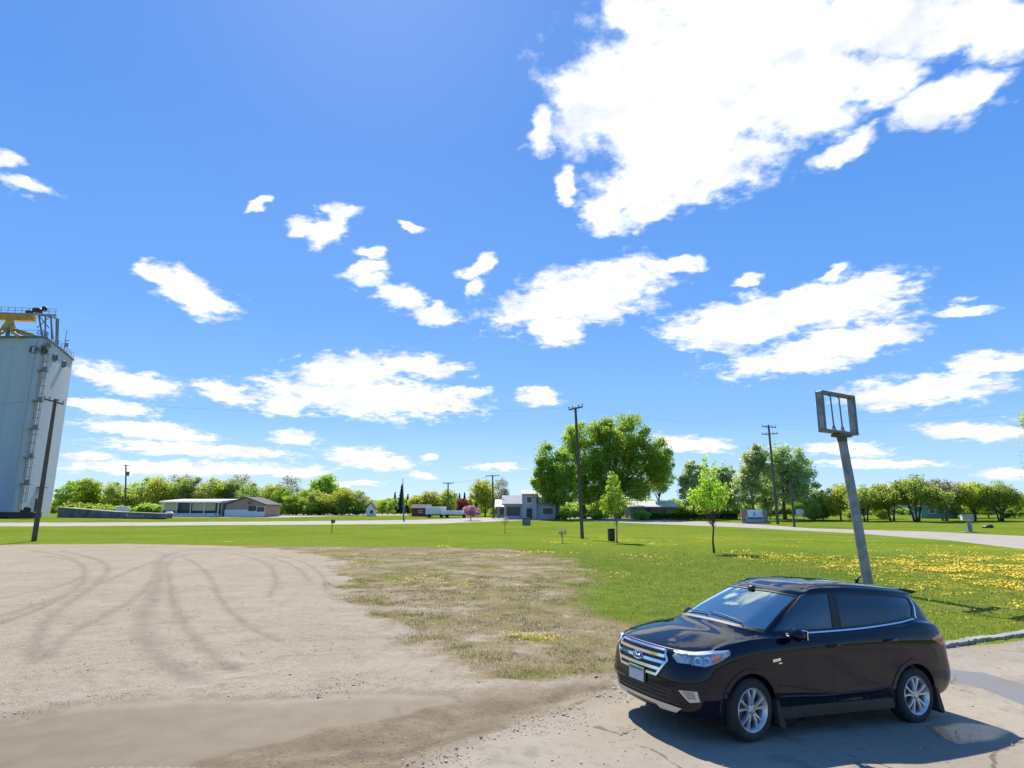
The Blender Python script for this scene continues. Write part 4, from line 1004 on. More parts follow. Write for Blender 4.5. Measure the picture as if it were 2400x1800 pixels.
# ------------------------------------------------------------------ trees
def tree_proto(name, leaf, bark, env, H, trunk_r, n_leaf, ls, n_limb=16, fork=.3, label='', cat='tree', lean=0, stems=1, seed=1, up=.5, clump=.16, bare=0, loc=(0, 0, 0), loose=.22, hole=.0, group=None):
    # env: ellipsoids (x, y, z, rx, ry, rz) in metres, the crown's outline; leaves gather in clumps at the limb ends
    rs = np.random.default_rng(seed); rd = random.Random(seed)
    root = empty(name, loc, label=label, cat=cat, group=group)
    env = np.array(env, float); vol = env[:, 3] * env[:, 4] * env[:, 5]; w = vol ** .8 / (vol ** .8).sum()
    nC = max(12, int(n_limb * 3.2)); C = []
    while len(C) < nC:
        e = env[rs.choice(len(env), p=w)]; d = rs.normal(size=3); d /= np.linalg.norm(d); r = rs.uniform(.12, 1) ** .4
        p = e[:3] + d * e[3:] * r * .86
        if p[2] > .06 * H: C.append(p)
    C = np.array(C); size = (vol.sum() ** (1 / 3)) * clump * 1.45
    T = MB(); lean_v = Vector((lean * H * .25, 0, 0)); tips = []
    for s in range(stems):
        a = 6.28 * s / max(1, stems) + rd.random(); b0 = Vector((math.cos(a), math.sin(a), 0)) * (trunk_r * 1.2 if stems > 1 else 0)
        out = Vector((math.cos(a), math.sin(a), 0)) * (H * .16 if stems > 1 else 0)
        top = b0 + out + lean_v + Vector((0, 0, H * .8)); pts = [b0 + (top - b0) * t + Vector((rd.uniform(-1, 1), rd.uniform(-1, 1), 0)) * H * .012 * (1 if 0 < t < 1 else 0) for t in np.linspace(0, 1, 7)]
        pts[0].z -= .15
        T.tube(pts, [trunk_r * (1.25 if i == 0 else 1) * (1 - .85 * (i / 6)) / (stems ** .4) for i in range(7)], 8); tips.append(pts)
    for k in range(min(n_limb, nC)):
        c = Vector(C[k]); pts = tips[k % len(tips)]; f = min(.92, max(fork + rd.uniform(0, .15), (c.z / H) * .75 - .12)); q = f * 6; i = min(5, int(q)); st = pts[i].lerp(pts[i + 1], q - i)
        r0 = trunk_r * (1 - .85 * f) * (.5 if H > 6.5 else .3) / (stems ** .4); mid = st.lerp(c, .5) + Vector((0, 0, -up * .1 * (c - st).length)) 
        T.tube([st, mid, c, c + (c - mid) * .35], [r0, r0 * .6, r0 * .28, r0 * .08], 5, False)
        for _ in range(2 + bare * 3):
            d = Vector((rd.uniform(-1, 1), rd.uniform(-1, 1), rd.uniform(-.1, 1))) * size * 1.3; T.tube([mid.lerp(c, rd.uniform(.2, .9)), c.lerp(mid, .3) + d * .5, c + d], [r0 * .3, r0 * .2, r0 * .06], 4, False)
    T.build('trunk', bark, root, smooth=True)
    n = n_leaf; ci = rs.integers(0, nC, n); csz = size * rs.uniform(.55, 1.35, nC)
    d = rs.normal(size=(n, 3)); d /= np.linalg.norm(d, axis=1, keepdims=True); r = rs.random(n) ** .5
    P_ = C[ci] + d * (r * csz[ci])[:, None] * np.array([1, 1, .75]); 
    m = rs.random(n) < loose; e = env[rs.choice(len(env), n, p=w)]; dd = rs.normal(size=(n, 3)); dd /= np.linalg.norm(dd, axis=1, keepdims=True)
    P_ = np.where(m[:, None], e[:, :3] + dd * e[:, 3:] * (rs.random(n) ** .5 * .95)[:, None], P_)
    # short upright sprays at the rim
    P_[:, 2] += rs.exponential(.16, n) * size * up
    P_ = P_[P_[:, 2] > .12]; n = len(P_)
    s = ls * rs.uniform(.6, 1.4, n)
    a = rs.normal(size=(n, 3)); a /= np.linalg.norm(a, axis=1, keepdims=True); b = np.cross(a, rs.normal(size=(n, 3))); b /= np.linalg.norm(b, axis=1, keepdims=True)
    V = np.stack([P_ + a * s[:, None], P_ + b * (s * .55)[:, None], P_ - a * s[:, None], P_ - b * (s * .55)[:, None]], 1)
    me = np_mesh('crown', V.reshape(-1, 3), np.arange(4 * n), 4); link('crown', me, LEAF[leaf], root)
    root['h'] = H
    return root
def spruce_proto(name, H, Rr, seed, label, leaf='spruce', n=9000, group=None):
    rs = np.random.default_rng(seed); root = empty(name, label=label, cat='tree', group=group)
    MB().tube([(0, 0, -.1), (0, 0, H * .5), (0, 0, H)], [.2, .1, .02], 6).build('trunk', BARK, root)
    t = rs.random(n) ** .8; z = H * (.06 + .94 * (1 - t)); lay = .75 + .25 * np.sin(z * 6.5); rr = Rr * t * lay * rs.random(n) ** .4 * (1 + .15 * rs.normal(size=n)); a = rs.uniform(0, 6.28, n)
    P_ = np.stack([rr * np.cos(a), rr * np.sin(a), z - rr * .25], 1); s = .16 * rs.uniform(.6, 1.5, n)
    A_ = np.stack([np.cos(a), np.sin(a), rs.normal(-.2, .3, n)], 1); B_ = rs.normal(size=(n, 3)); B_ /= np.linalg.norm(B_, axis=1, keepdims=True)
    V = np.stack([P_ + A_ * s[:, None] * 1.4, P_ + B_ * (s * .5)[:, None], P_ - A_ * s[:, None], P_ - B_ * (s * .5)[:, None]], 1)
    link('crown', np_mesh('crown', V.reshape(-1, 3), np.arange(4 * n), 4), LEAF[leaf], root); root['h'] = H
    return root
PROTO = {}; USED = {}
def proto(key):
    if key in PROTO: return PROTO[key]
    k = key
    if k == 'round_deep': o = tree_proto('broadleaf_tree', 'deep', BARK, [(0, 0, 5.5, 4.2, 4, 3.6), (1.5, 0, 7.5, 2.6, 2.6, 2.4), (-1.8, 0, 4, 2.8, 2.8, 2.6), (0, 0, 2.6, 3.6, 3.2, 1.9)], 10, .22, 10500, .20, 20, label='x', seed=3)
    elif k == 'round_olive': o = tree_proto('broadleaf_tree', 'olive', BARK, [(0, 0, 5.5, 4.4, 4, 3.8), (-1.6, 0, 7.3, 2.4, 2.4, 2.3), (2.2, 0, 4.2, 2.8, 2.8, 2.6), (0, 0, 2.4, 4, 3.4, 1.8)], 10, .2, 9000, .20, 20, label='x', seed=5)
    elif k == 'round_pale': o = tree_proto('broadleaf_tree', 'pale', BARK_PALE, [(0, 0, 6, 3.6, 3.4, 3.9), (1.2, 0, 4, 3.2, 3, 2.8), (-1.2, 0, 2.6, 3, 2.8, 2)], 10, .18, 10000, .18, 20, label='x', seed=8, bare=1)
    elif k == 'tall_fresh': o = tree_proto('broadleaf_tree', 'fresh', BARK, [(0, 0, 6.2, 3.0, 3, 3.9), (.9, 0, 3.8, 3.0, 2.8, 2.8), (-.8, 0, 2.6, 2.8, 2.8, 2)], 10, .2, 14000, .19, 20, label='x', seed=12)
    elif k == 'bare': o = tree_proto('budding_tree', 'grey', BARK_PALE, [(0, 0, 6.2, 3.0, 2.8, 3.6), (.8, 0, 4, 3, 2.8, 2.8)], 10, .2, 2600, .16, 26, label='x', seed=15, bare=2)
    elif k == 'gold': o = tree_proto('broadleaf_tree', 'gold', BARK, [(0, 0, 5.2, 4.6, 4.2, 3.6), (2, 0, 6.6, 2.6, 2.6, 2.3), (-2, 0, 3.4, 3.2, 3, 2.2)], 9.5, .22, 9000, .20, 20, label='x', seed=18)
    elif k == 'willow': o = tree_proto('spreading_tree', 'olive', BARK, [(0, 0, 5.6, 5.2, 4.6, 2.7), (-3, 0, 4.6, 3.4, 3.2, 2.3), (3.2, 0, 4.8, 3.2, 3.2, 2.4), (0, 0, 7.1, 3.2, 3, 1.8)], 9, .30, 9500, .20, 26, fork=.12, label='x', seed=21, stems=3, up=.2)
    elif k == 'willow_gold': o = tree_proto('spreading_tree', 'gold', BARK, [(0, 0, 5.4, 4.6, 4.2, 2.8), (-2.6, 0, 4.2, 3.0, 3, 2.2), (2.8, 0, 5.2, 3.0, 3, 2.4)], 8.5, .28, 8000, .20, 24, fork=.12, label='x', seed=23, stems=2, up=.2)
    elif k == 'willow_bare': o = tree_proto('spreading_tree', 'grey', BARK_PALE, [(0, 0, 5.6, 4.8, 4.2, 2.9), (2.6, 0, 5.0, 3.2, 3, 2.4)], 9, .28, 5200, .18, 30, fork=.12, label='x', seed=25, stems=3, bare=2)
    elif k == 'shrub': o = tree_proto('shrub', 'deep', BARK, [(0, 0, 1.5, 2.2, 1.9, 1.5), (1, 0, 1.1, 1.6, 1.6, 1.1), (-1.1, 0, 1.2, 1.7, 1.6, 1.1)], 3.2, .07, 6000, .14, 12, fork=.05, label='x', cat='shrub', seed=31, stems=3)
    elif k == 'red': o = tree_proto('dark_red_tree', 'red', BARK, [(0, 0, 3.6, 2.4, 2.2, 2.5), (.6, 0, 2.2, 2.2, 2, 1.6)], 6, .12, 7000, .15, 14, label='x', seed=33)
    elif k == 'pink': o = tree_proto('blossom_tree', 'pink', BARK, [(0, 0, 2.2, 1.7, 1.5, 1.3), (.5, 0, 1.6, 1.5, 1.4, 1.0)], 3.6, .08, 5000, .10, 14, label='x', seed=35)
    elif k == 'spruce': o = spruce_proto('spruce_tree', 11, 2.4, 41, 'x')
    elif k == 'spruce_thin': o = spruce_proto('spruce_tree', 12, 1.7, 43, 'x')
    PROTO[key] = o; return o
def plant(key, u, top, wpx, y, label, group=None, base=None, sink=0):
    o = proto(key); p = at(u, y); t = pt(u, top - (3 if key not in ('shrub',) else 0), y); Ht = max(.5, t.z - p.z); 
    W0 = {'round_deep': 8.6, 'round_olive': 9.4, 'round_pale': 7.8, 'tall_fresh': 6.8, 'bare': 6.6, 'gold': 9.6, 'willow': 12.6, 'willow_gold': 10.8, 'willow_bare': 11, 'shrub': 4.8, 'red': 5.0, 'pink': 3.8, 'spruce': 4.6, 'spruce_thin': 3.2}[key]
    H0 = {'round_deep': 10.3, 'round_olive': 10, 'round_pale': 10.2, 'tall_fresh': 10.4, 'bare': 10, 'gold': 9.2, 'willow': 9.2, 'willow_gold': 8.6, 'willow_bare': 8.8, 'shrub': 3.2, 'red': 6.3, 'pink': 3.7, 'spruce': 11, 'spruce_thin': 12}[key]
    Wm = wpx * (1.22 if key not in ('spruce', 'spruce_thin', 'pink') else 1.25) / F_PX * y; sx = Wm / W0; sc = (sx, sx * .95, Ht / H0); rz = random.uniform(0, 6.28)
    loc = (p.x, p.y, p.z - sink)
    if key in USED: c = copy_tree(o, loc, rz, sc, label)
    else: c = o; c.location = loc; c.rotation_euler = (0, 0, rz); c.scale = sc; c['label'] = label; USED[key] = 1
    if group: c['group'] = group
    elif 'group' in c: del c['group']
    return c
GB = 'trees of the belt behind the sheds'
BELT = [('round_deep', 150, 1034, 62, 172), ('tall_fresh', 183, 1030, 60, 168), ('round_olive', 222, 1056, 50, 172), ('round_olive', 255, 1038, 64, 170), ('round_olive', 300, 1028, 72, 176), ('gold', 338, 1027, 62, 170),
        ('bare', 382, 1016, 58, 186), ('round_olive', 372, 1030, 70, 172), ('round_pale', 412, 1026, 56, 174), ('round_olive', 448, 1030, 66, 172), ('tall_fresh', 478, 1036, 52, 176), ('bare', 515, 1016, 52, 188), ('round_pale', 502, 1030, 56, 176),
        ('round_olive', 540, 1040, 62, 172), ('gold', 580, 1044, 60, 174), ('round_deep', 606, 1048, 44, 166), ('bare', 624, 1020, 56, 178), ('round_deep', 655, 1052, 50, 166), ('round_deep', 640, 1066, 50, 160), ('tall_fresh', 700, 1020, 62, 170), ('round_olive', 690, 1056, 56, 160),
        ('round_deep', 728, 1050, 50, 172), ('gold', 738, 1054, 62, 160), ('round_pale', 768, 1056, 58, 162)]
for i, (k, u, t, w_, y) in enumerate(BELT):
    kind = {'round_deep': 'deep green', 'tall_fresh': 'tall fresh green', 'round_olive': 'olive green', 'gold': 'yellow green', 'bare': 'grey, barely budding', 'round_pale': 'pale green, thin leaved'}[k]
    if i in (16,): lb = 'grey bare topped tree between the gable shed and the tall green tree'
    elif i == 19: lb = 'tallest fresh green oval tree at the right part of the belt'
    else: lb = f'{kind} tree, {ORD[i]} in the belt counting from the elevator'
    plant(k, u, t, w_, y, lb, GB, sink=.3)
for i, (u, w_) in enumerate([(170, 60), (212, 60), (262, 60), (318, 62), (352, 54), (590, 50), (620, 44), (665, 50), (708, 50), (755, 46), (785, 40)]):
    plant('shrub', u, 1082 + (i % 3) * 3, w_, 158 + i % 3, f'{ORD[i]} dark leafy bush under the tree belt, counting from the elevator', 'bushes under the tree belt')
plant('round_deep', 838, 1076, 34, 190, 'small dark green tree beside the red roofed kiosk', 'trees of the far middle distance')
GM = 'trees of the far middle distance'
plant('spruce', 866, 1049, 20, 200, 'dark pointed spruce standing behind the tall thin mast'); plant('spruce_thin', 852, 1066, 13, 198, 'shorter dark spruce left of the mast')
plant('round_deep', 903, 1070, 46, 180, 'green round tree right of the kiosk lawn', GM); plant('gold', 905, 1074, 44, 172, 'low yellow green tree just right of the tall mast', GM)
plant('gold', 935, 1062, 56, 170, 'yellow green tree over the dark red shed', GM); plant('round_olive', 966, 1057, 52, 172, 'olive round tree behind the white tanks', GM)
for i, (u, t) in enumerate([(992, 1068), (1003, 1066), (1016, 1067), (1028, 1072), (880, 1070)]): plant('spruce_thin', u, t, 13, 215, ['first dark spruce tip behind the dark red tree', 'second dark spruce tip behind the dark red tree', 'third dark spruce tip behind the dark red tree', 'fourth dark spruce tip by the yellow green tree', 'thin dark spruce beyond the kiosk lawn'][i], 'spruce tips on the skyline')
plant('round_deep', 826, 1080, 26, 185, 'second small dark tree left of the kiosk gap', GM); plant('round_olive', 1118, 1072, 40, 160, 'olive tree rising behind the low house roof', GM); plant('tall_fresh', 1168, 1066, 30, 150, 'fresh green tree behind the grey two storey house', GM)
plant('red', 1000, 1076, 34, 165, 'dark red leaved tree right of the middle distance pole')
plant('pink', 1017, 1092, 40, 120, 'pink flowering ornamental tree on the far lawn')
plant('gold', 1048, 1036, 62, 150, 'yellow green tree with a utility pole standing in it'); plant('bare', 1083, 1028, 40, 152, 'grey budding tree right of the yellow green tree by the pole')
plant('round_pale', 1148, 1064, 24, 175, 'small pale tree behind the grey house roofs', GM)
plant('shrub', 1078, 1090, 40, 140, 'dark bush at the left end of the grey house')
# the big cottonwoods in the middle
def crown_px(lst, y, base_u):
    b = at(base_u, y); out = []
    for (u, v, rx, rv) in lst:
        p = pt(u, v, y); k = y / F_PX; out.append((p.x - b.x, 0, p.z - b.z, rx * k * 1.13, rx * k * .95, rv * k * 1.1))
    return b, out
def big(name, lst, y, bu, leaf, label, H, tr, n, ls, seed, group=None, **k):
    b, env = crown_px(lst, y, bu); o = tree_proto(name, leaf, k.pop('bark', BARK), env, H, tr, n, ls, label=label, seed=seed, loc=tuple(b), group=group, **k); del o['h']; return o
GC = 'cottonwoods in the middle clump'
big('cottonwood_tree', [(1185, 1030, 32, 48), (1178, 985, 24, 34), (1205, 1055, 36, 40), (1172, 1045, 24, 44), (1215, 1020, 28, 50)], 128, 1203, 'fresh', 'fresh green cottonwood at the left edge of the big clump', 11, .32, 24000, .20, 51, GC, n_limb=36, clump=.115, up=1.2)
big('cottonwood_tree', [(1260, 950, 44, 38), (1250, 1010, 46, 48), (1275, 1060, 44, 36), (1228, 960, 22, 30), (1290, 1000, 34, 50), (1300, 1065, 34, 36)], 133, 1262, 'deep', 'cottonwood standing right behind the middle utility pole', 17, .45, 31000, .21, 52, GC, n_limb=40, clump=.11, up=1.0)
big('cottonwood_tree', [(1345, 945, 60, 42), (1400, 985, 52, 42), (1330, 1010, 60, 50), (1350, 1060, 60, 32), (1370, 915, 22, 20), (1420, 1010, 32, 36), (1300, 930, 30, 24)], 131, 1335, 'deep', 'largest round crowned cottonwood at the right of the clump', 18, .55, 52000, .21, 53, GC, n_limb=60, clump=.095, up=1.0)
big('silvery_tree', [(1425, 1030, 28, 36), (1440, 1000, 16, 26)], 138, 1425, 'silver', 'thin silvery tree peeking out right of the largest cottonwood', 12, .25, 10000, .2, 54, n_limb=18, clump=.17)
# young street trees on the grass
big('young_tree', [(1325, 1060, 17, 36), (1322, 1035, 8, 22), (1332, 1085, 24, 26), (1312, 1090, 17, 24)], 53, 1331, 'fresh', 'slim young tree on the grass beside the black bin', 5.2, .06, 4600, .075, 61, n_limb=34, clump=.066, up=1.5, loose=.4, bark=BARK_PALE)
big('young_tree', [(1530, 1040, 20, 30), (1524, 1003, 8, 24), (1508, 1075, 24, 24), (1556, 1066, 22, 26), (1545, 1012, 6, 16), (1537, 1092, 34, 12)], 40, 1537, 'fresh', 'larger young tree on the grass casting a shadow right of the bin', 5.6, .07, 4200, .068, 62, n_limb=44, clump=.062, up=1.6, loose=.42)
# silver poplars
GP_ = 'silvery poplars beyond the road'
big('poplar_tree', [(1498, 1030, 22, 36), (1490, 1060, 26, 34), (1478, 1040, 10, 22)], 124, 1498, 'silver', 'silvery poplar left of the larger young tree', 9, .22, 11000, .19, 71, GP_, n_limb=20, clump=.15)
big('poplar_tree', [(1568, 1030, 22, 32), (1575, 1065, 28, 34)], 124, 1572, 'silver', 'silvery poplar between the young tree and the brick sign', 9, .22, 10000, .19, 72, GP_, n_limb=20, clump=.15)
big('poplar_tree', [(1625, 1005, 26, 38), (1612, 1055, 32, 40), (1640, 985, 20, 26)], 118, 1628, 'silver', 'silvery poplar behind the brick sign', 10, .28, 17000, .19, 73, GP_, n_limb=26, clump=.14)
big('poplar_tree', [(1700, 1000, 34, 40), (1705, 1050, 44, 44), (1725, 1020, 34, 34), (1680, 975, 24, 24), (1662, 1035, 34, 46), (1730, 1060, 36, 34)], 118, 1695, 'silver', 'widest silvery poplar right of the double crossarm pole', 15, .36, 25000, .19, 74, GP_, n_limb=32, clump=.13)
big('poplar_tree', [(1535, 1040, 26, 36), (1528, 1072, 30, 30), (1545, 1085, 34, 22)], 128, 1536, 'silver', 'silvery poplar right behind the larger young tree', 12, .22, 12000, .19, 75, GP_, n_limb=22, clump=.14)
big('poplar_tree', [(1655, 1050, 30, 44), (1660, 1085, 34, 22)], 126, 1655, 'silver', 'silvery poplar between the brick sign and the double crossarm pole', 12, .22, 12000, .19, 76, GP_, n_limb=22, clump=.14)
# right hand row
GR = 'row of spreading trees at the far right'
for i, (k, u, t, w_, y) in enumerate([('round_olive', 1752, 1072, 40, 112), ('round_olive', 1776, 1058, 50, 116), ('gold', 1815, 1046, 64, 112), ('willow', 1868, 1050, 84, 108), ('willow_gold', 1926, 1038, 84, 108), ('willow', 1978, 1028, 124, 104),
                                       ('willow_bare', 2040, 1032, 108, 106), ('round_pale', 2066, 1044, 70, 118), ('willow_gold', 2102, 1036, 98, 104), ('willow', 2160, 1042, 98, 102)]):
    plant(k, u, t, w_, y, [None, None, None, None, None, None, None, None, None, None][i] or
          ['small olive tree right of the silvery poplars', 'second olive tree from the silvery poplars', 'yellow green tree just left of the empty sign pole', 'low spreading tree right behind the sign pole', 'golden spreading tree right of the sign pole',
           'widest dense spreading tree of the right row', 'sparse grey budding spreading tree', 'thin pale tree behind the grey budding one', 'golden spreading tree by the mailbox', 'last dark spreading tree of the right row'][i], GR)
plant('round_olive', 1846, 1056, 56, 118, 'olive tree filling the gap left of the low spreading tree', GR); plant('gold', 2010, 1046, 60, 120, 'yellow green tree behind the widest spreading tree', GR); plant('round_pale', 2134, 1050, 50, 118, 'pale tree filling the gap near the mailbox', GR); plant('round_olive', 1900, 1050, 50, 120, 'olive tree filling the gap right of the sign pole', GR)
for i, (u, t, w_) in enumerate([(1768, 1094, 40), (1840, 1096, 36), (1905, 1094, 30), (2190, 1092, 50)]): plant('shrub', u, t, w_, 114, ['bush under the small olive trees', 'bush left of the sign pole at the tree row', 'bush right of the sign pole at the tree row', 'bush at the right end of the tree row'][i])
# tree leaning in from the right, only its outermost leaves show
big('elm_tree', [(2262, 930, 54, 50), (2270, 1020, 56, 70), (2300, 980, 60, 90)], 60, 2275, 'gold', 'yellow green tree cut off by the right edge of the picture', 9, .25, 9000, .11, 81, n_limb=22)
# undergrowth and far woods closing the horizon
for i, u in enumerate(range(1165, 1790, 27)):
    plant('shrub', u + random.uniform(-6, 6), 1084 + random.uniform(-9, 6), random.uniform(40, 58), 146 + random.uniform(-3, 3), f'{ORD[i]} leafy bush of the thicket behind the cottonwoods and poplars, counting from the grey house', 'bushes of the thicket beyond the road')
for i, u in enumerate(range(1775, 2240, 34)):
    plant('shrub', u + random.uniform(-6, 6), 1098 + random.uniform(-4, 3), random.uniform(30, 44), 150 + random.uniform(-3, 3), f'{ORD[i]} low bush behind the right tree row, counting from the poplars', 'low bushes behind the right tree row')
def far_woods():
    n = 60000; rs = np.random.default_rng(77); a = np.radians(rs.uniform(-52, 52, n)); r = rs.uniform(420, 450, n); x, y = r * np.sin(a), r * np.cos(a)
    h = 5.5 + 5 * fbm(a * 60, a * 0, 4) * (.4 + fbm(a * 9 + 5, a * 0, 2)); z = 1.7 + rs.random(n) ** .7 * h; s = 1.1 * rs.uniform(.5, 1.4, n)
    P_ = np.stack([x, y, z], 1); A_ = rs.normal(size=(n, 3)); A_ /= np.linalg.norm(A_, axis=1, keepdims=True); B_ = np.cross(A_, rs.normal(size=(n, 3))); B_ /= np.linalg.norm(B_, axis=1, keepdims=True)
    V = np.stack([P_ + A_ * s[:, None], P_ + B_ * (s * .7)[:, None], P_ - A_ * s[:, None], P_ - B_ * (s * .7)[:, None]], 1)
    tag(link('distant_woods', np_mesh('distant_woods', V.reshape(-1, 3), np.arange(4 * n), 4), LEAF['deep']), 'far line of woods along the horizon', 'woods', kind='stuff')
far_woods()
# clipped hedge in front of the bungalow
def hedge(u0, u1, y, h, d, label):
    a, b = at(u0, y), at(u1, y); L = b.x - a.x; n = int(L * 900); rs = np.random.default_rng(5)
    x, yy, z = rs.uniform(0, L, n), rs.uniform(-d / 2, d / 2, n), rs.random(n) ** .6 * h * (.9 + .2 * fbm(np.zeros(n) + 3, np.linspace(0, 1, n) * 3)); P_ = np.stack([x, yy, z], 1)
    A_ = rs.normal(size=(n, 3)) * .07; B_ = rs.normal(size=(n, 3)) * .05; V = np.stack([P_ + A_, P_ + B_, P_ - A_, P_ - B_], 1)
    o = link('hedge', np_mesh('hedge', V.reshape(-1, 3), np.arange(4 * n), 4), LEAF['hedge']); o.location = a; tag(o, label, 'hedge')
hedge(1372, 1592, 124, 1.2, 1.0, 'long low clipped hedge in front of the pale roofed bungalow')
plant('shrub', 1385, 1098, 34, 122, 'rounded bush at the left end of the hedge')
plant('shrub', 1290, 1100, 60, 126, 'dark bush under the largest cottonwoods'); plant('shrub', 1232, 1101, 50, 128, 'dark bush between the two left cottonwoods')

# ------------------------------------------------------------------ grain elevator
def elevator():
    HT = 35.2; y0 = 118
    A_ = at(36, y0); e_end = at(109, 137); z0 = A_.z - .3
    root = empty('grain_elevator', (A_.x, A_.y, z0), label='tall pale blue grey concrete grain elevator with yellow spouts on its roof', cat='grain elevator')
    O = Vector((A_.x, A_.y, z0))
    # plan: long front face to the left, rounded shoulder, right face running away
    fr = Vector((at(-330, 119).x, at(-330, 119).y, 0)); c = Vector((A_.x, A_.y, 0)); e = Vector((e_end.x, e_end.y, 0))
    M = Mat('elevator_concrete'); p_ = M.obj(); mp = M.node('ShaderNodeMapping'); M.L(p_, mp.inputs[0]); mp.inputs['Scale'].default_value = (1, 1, .04)
    cc = M.mix(M.ramp(M.noise(mp.outputs[0], .55, 5, .6), .3, .7), (.44, .48, .53), (.49, .53, .58)); cc = M.mix(M.ramp(M.noise(p_, .8, 6, .7), .5, .75, 0, .35), cc, (.30, .34, .39))
    wv = M.node('ShaderNodeTexWave', bands_direction='Z'); wv.inputs['Scale'].default_value = .26; M.L(p_, wv.inputs['Vector']); cc = M.mix(M.ramp(wv.outputs['Fac'], .96, 1, 0, .10), cc, (.25, .29, .34))
    M.set(color=cc, rough=.85)
    d1, d2 = (fr - c).normalized(), (e - c).normalized(); P2 = [fr]
    s0, s1 = c + d1 * 1.6, c + d2 * 1.8
    for t in np.linspace(0, 1, 10): P2.append((s0 * (1 - t) ** 2 + c * 2 * t * (1 - t) + s1 * t * t))
    nrm = Vector((d2.y, -d2.x, 0)); m_ = (e - s1).length
    for t in np.linspace(.12, 1, 9): P2.append(s1.lerp(e, t) + nrm * math.sin(t * math.pi) * .25)
    back = [e + Vector((-3, 4, 0)), e + Vector((-14, 12, 0)), e + Vector((-60, 4, 0))]
    poly = [((q - O).x, (q - O).y) for q in P2 + back]
    wall = MB().prism(poly, 'z', 0, HT).build('wall', M.m, root, smooth=True, ang=12)
    # parapet band
    mb = MB(); V = []
    front = [Vector((q.x - O.x, q.y - O.y, 0)) for q in P2]
    def outn(i):
        t = (front[min(i + 1, len(front) - 1)] - front[max(i - 1, 0)]).normalized(); n = Vector((t.y, -t.x, 0)); return n if n.dot(Vector((-O.x, -O.y, 0))) > 0 or n.y < 0 else -n
    for i, q in enumerate(front):
        n = outn(i); V += [q + n * .02 + Vector((0, 0, HT - .1)), q + n * .28 + Vector((0, 0, HT - .1)), q + n * .28 + Vector((0, 0, HT + .25)), q - n * .1 + Vector((0, 0, HT + .25))]
    mb.add(V, [[4 * i + k, 4 * i + k + 1, 4 * i + k + 5, 4 * i + k + 4] for i in range(len(front) - 1) for k in range(3)]); mb.build('parapet', STEEL, root)
    def onwall(u, yy):      # point of the front outline seen in column u
        best = None
        for i in range(len(P2) - 1):
            for t in np.linspace(0, 1, 12):
                q = P2[i].lerp(P2[i + 1], t); uu = 1106 + F_PX * q.x / (q.y * CP + (yy - CAM_H) * SP)
                if best is None or abs(uu - u) < best[0]: tt = (P2[i + 1] - P2[i]).normalized(); best = (abs(uu - u), q - Vector((O.x, O.y, 0)), Vector((tt.y, -tt.x, 0)), tt)
        return best[1:]
    # railing posts and rails
    rl = MB()
    for i in range(len(front) - 1):
        a, b = front[i], front[i + 1]; k = max(1, int((b - a).length / 2.4))
        for j in range(k + 1):
            q = a.lerp(b, j / k); rl.tube([q + Vector((0, 0, HT + .2)), q + Vector((0, 0, HT + 1.5))], .05, 5)
        for h in (.85, 1.45): rl.tube([a + Vector((0, 0, HT + h)), b + Vector((0, 0, HT + h))], .045, 5)
    rl.build('railing', GALV, root)
    # caged ladder with a stained band
    q, n, t = onwall(70, 20); lad = MB(); base = q + n * .25
    for s in (-.3, .3): lad.box(base + t * s + Vector((0, 0, HT / 2)), (.09, .09, HT - 1))
    for z in np.arange(1.2, HT, .6): lad.tube([base + t * -.3 + Vector((0, 0, z)), base + t * .3 + Vector((0, 0, z))], .03, 4)
    lo = lad.build('ladder', plain('weathered_ladder', (.30, .27, .25), .8, vary=.3), root)
    cg = MB()
    for z in np.arange(3.2, HT - .5, 1.6):
        ring = [base + t * (.48 * math.cos(a)) + n * (.1 + .85 * math.sin(a)) + Vector((0, 0, z)) for a in np.linspace(0, math.pi, 9)]; cg.tube(ring, .05, 4)
    for a in np.linspace(.3, math.pi - .3, 4): o2 = base + t * (.48 * math.cos(a)) + n * (.1 + .85 * math.sin(a)); cg.tube([o2 + Vector((0, 0, 3.2)), o2 + Vector((0, 0, HT - 1))], .04, 4)
    cg.build('cage', GALV, lo)
    LM = plain('rust_streaked_steel', (.24, .23, .22), .8, vary=.3)
    for z in (6.5, 11.5, 17, 22.5, 28.5, 33.5): pl = MB(); pl.box(base + n * .5 + t * -.3 + Vector((0, 0, z)), (1.5, 1.3, .12)); pl.box(base + n * .9 + t * -.5 + Vector((0, 0, z + .4)), (.9, .12, .85)); pl.build('landing', LM, lo)
    # conduit and pilaster
    q, n, t = onwall(46, 20); MB().box(q + n * .1 + Vector((0, 0, HT / 2)), (.5, .4, HT - .6)).build('pilaster', M.m, root)
    # porthole vents
    for u in (62, 90, 115, 134):
        q, n, t = onwall(u, 33); cen = q + n * .1 + Vector((0, 0, HT - 2.6)); qq = n.to_track_quat('Y', 'Z').to_matrix().to_4x4()
        for nm, pr, mt, par in (('vent', [(.001, .1), (.62, .1), (.74, .42), (.78, .42), (.78, .0)], GALV, root),):
            l = MB().lathe(pr, 18); v = MB(); v.add([qq @ Vector(a) + cen for a in l.v], l.f); vo = v.build('vent', mt, root, smooth=True, ang=30)
            l = MB().lathe([(.001, .14), (.6, .14), (.6, .10)], 18); v = MB(); v.add([qq @ Vector(a) + cen for a in l.v], l.f); v.build('vent_opening', DARKP, vo)
    # door, canopy
    q, n, t = onwall(76, 3); rt = Matrix.Rotation(math.atan2(t.y, t.x), 4, 'Z')
    d = MB().box(q + n * .1 + Vector((0, 0, 2.0)), (1.5, .2, 4.0), rt).build('door', DARKP, root); MB().box(q + n * .22 + t * .5 + Vector((0, 0, 1.6)), (.1, .1, .3), rt).build('handle', GALV, d)
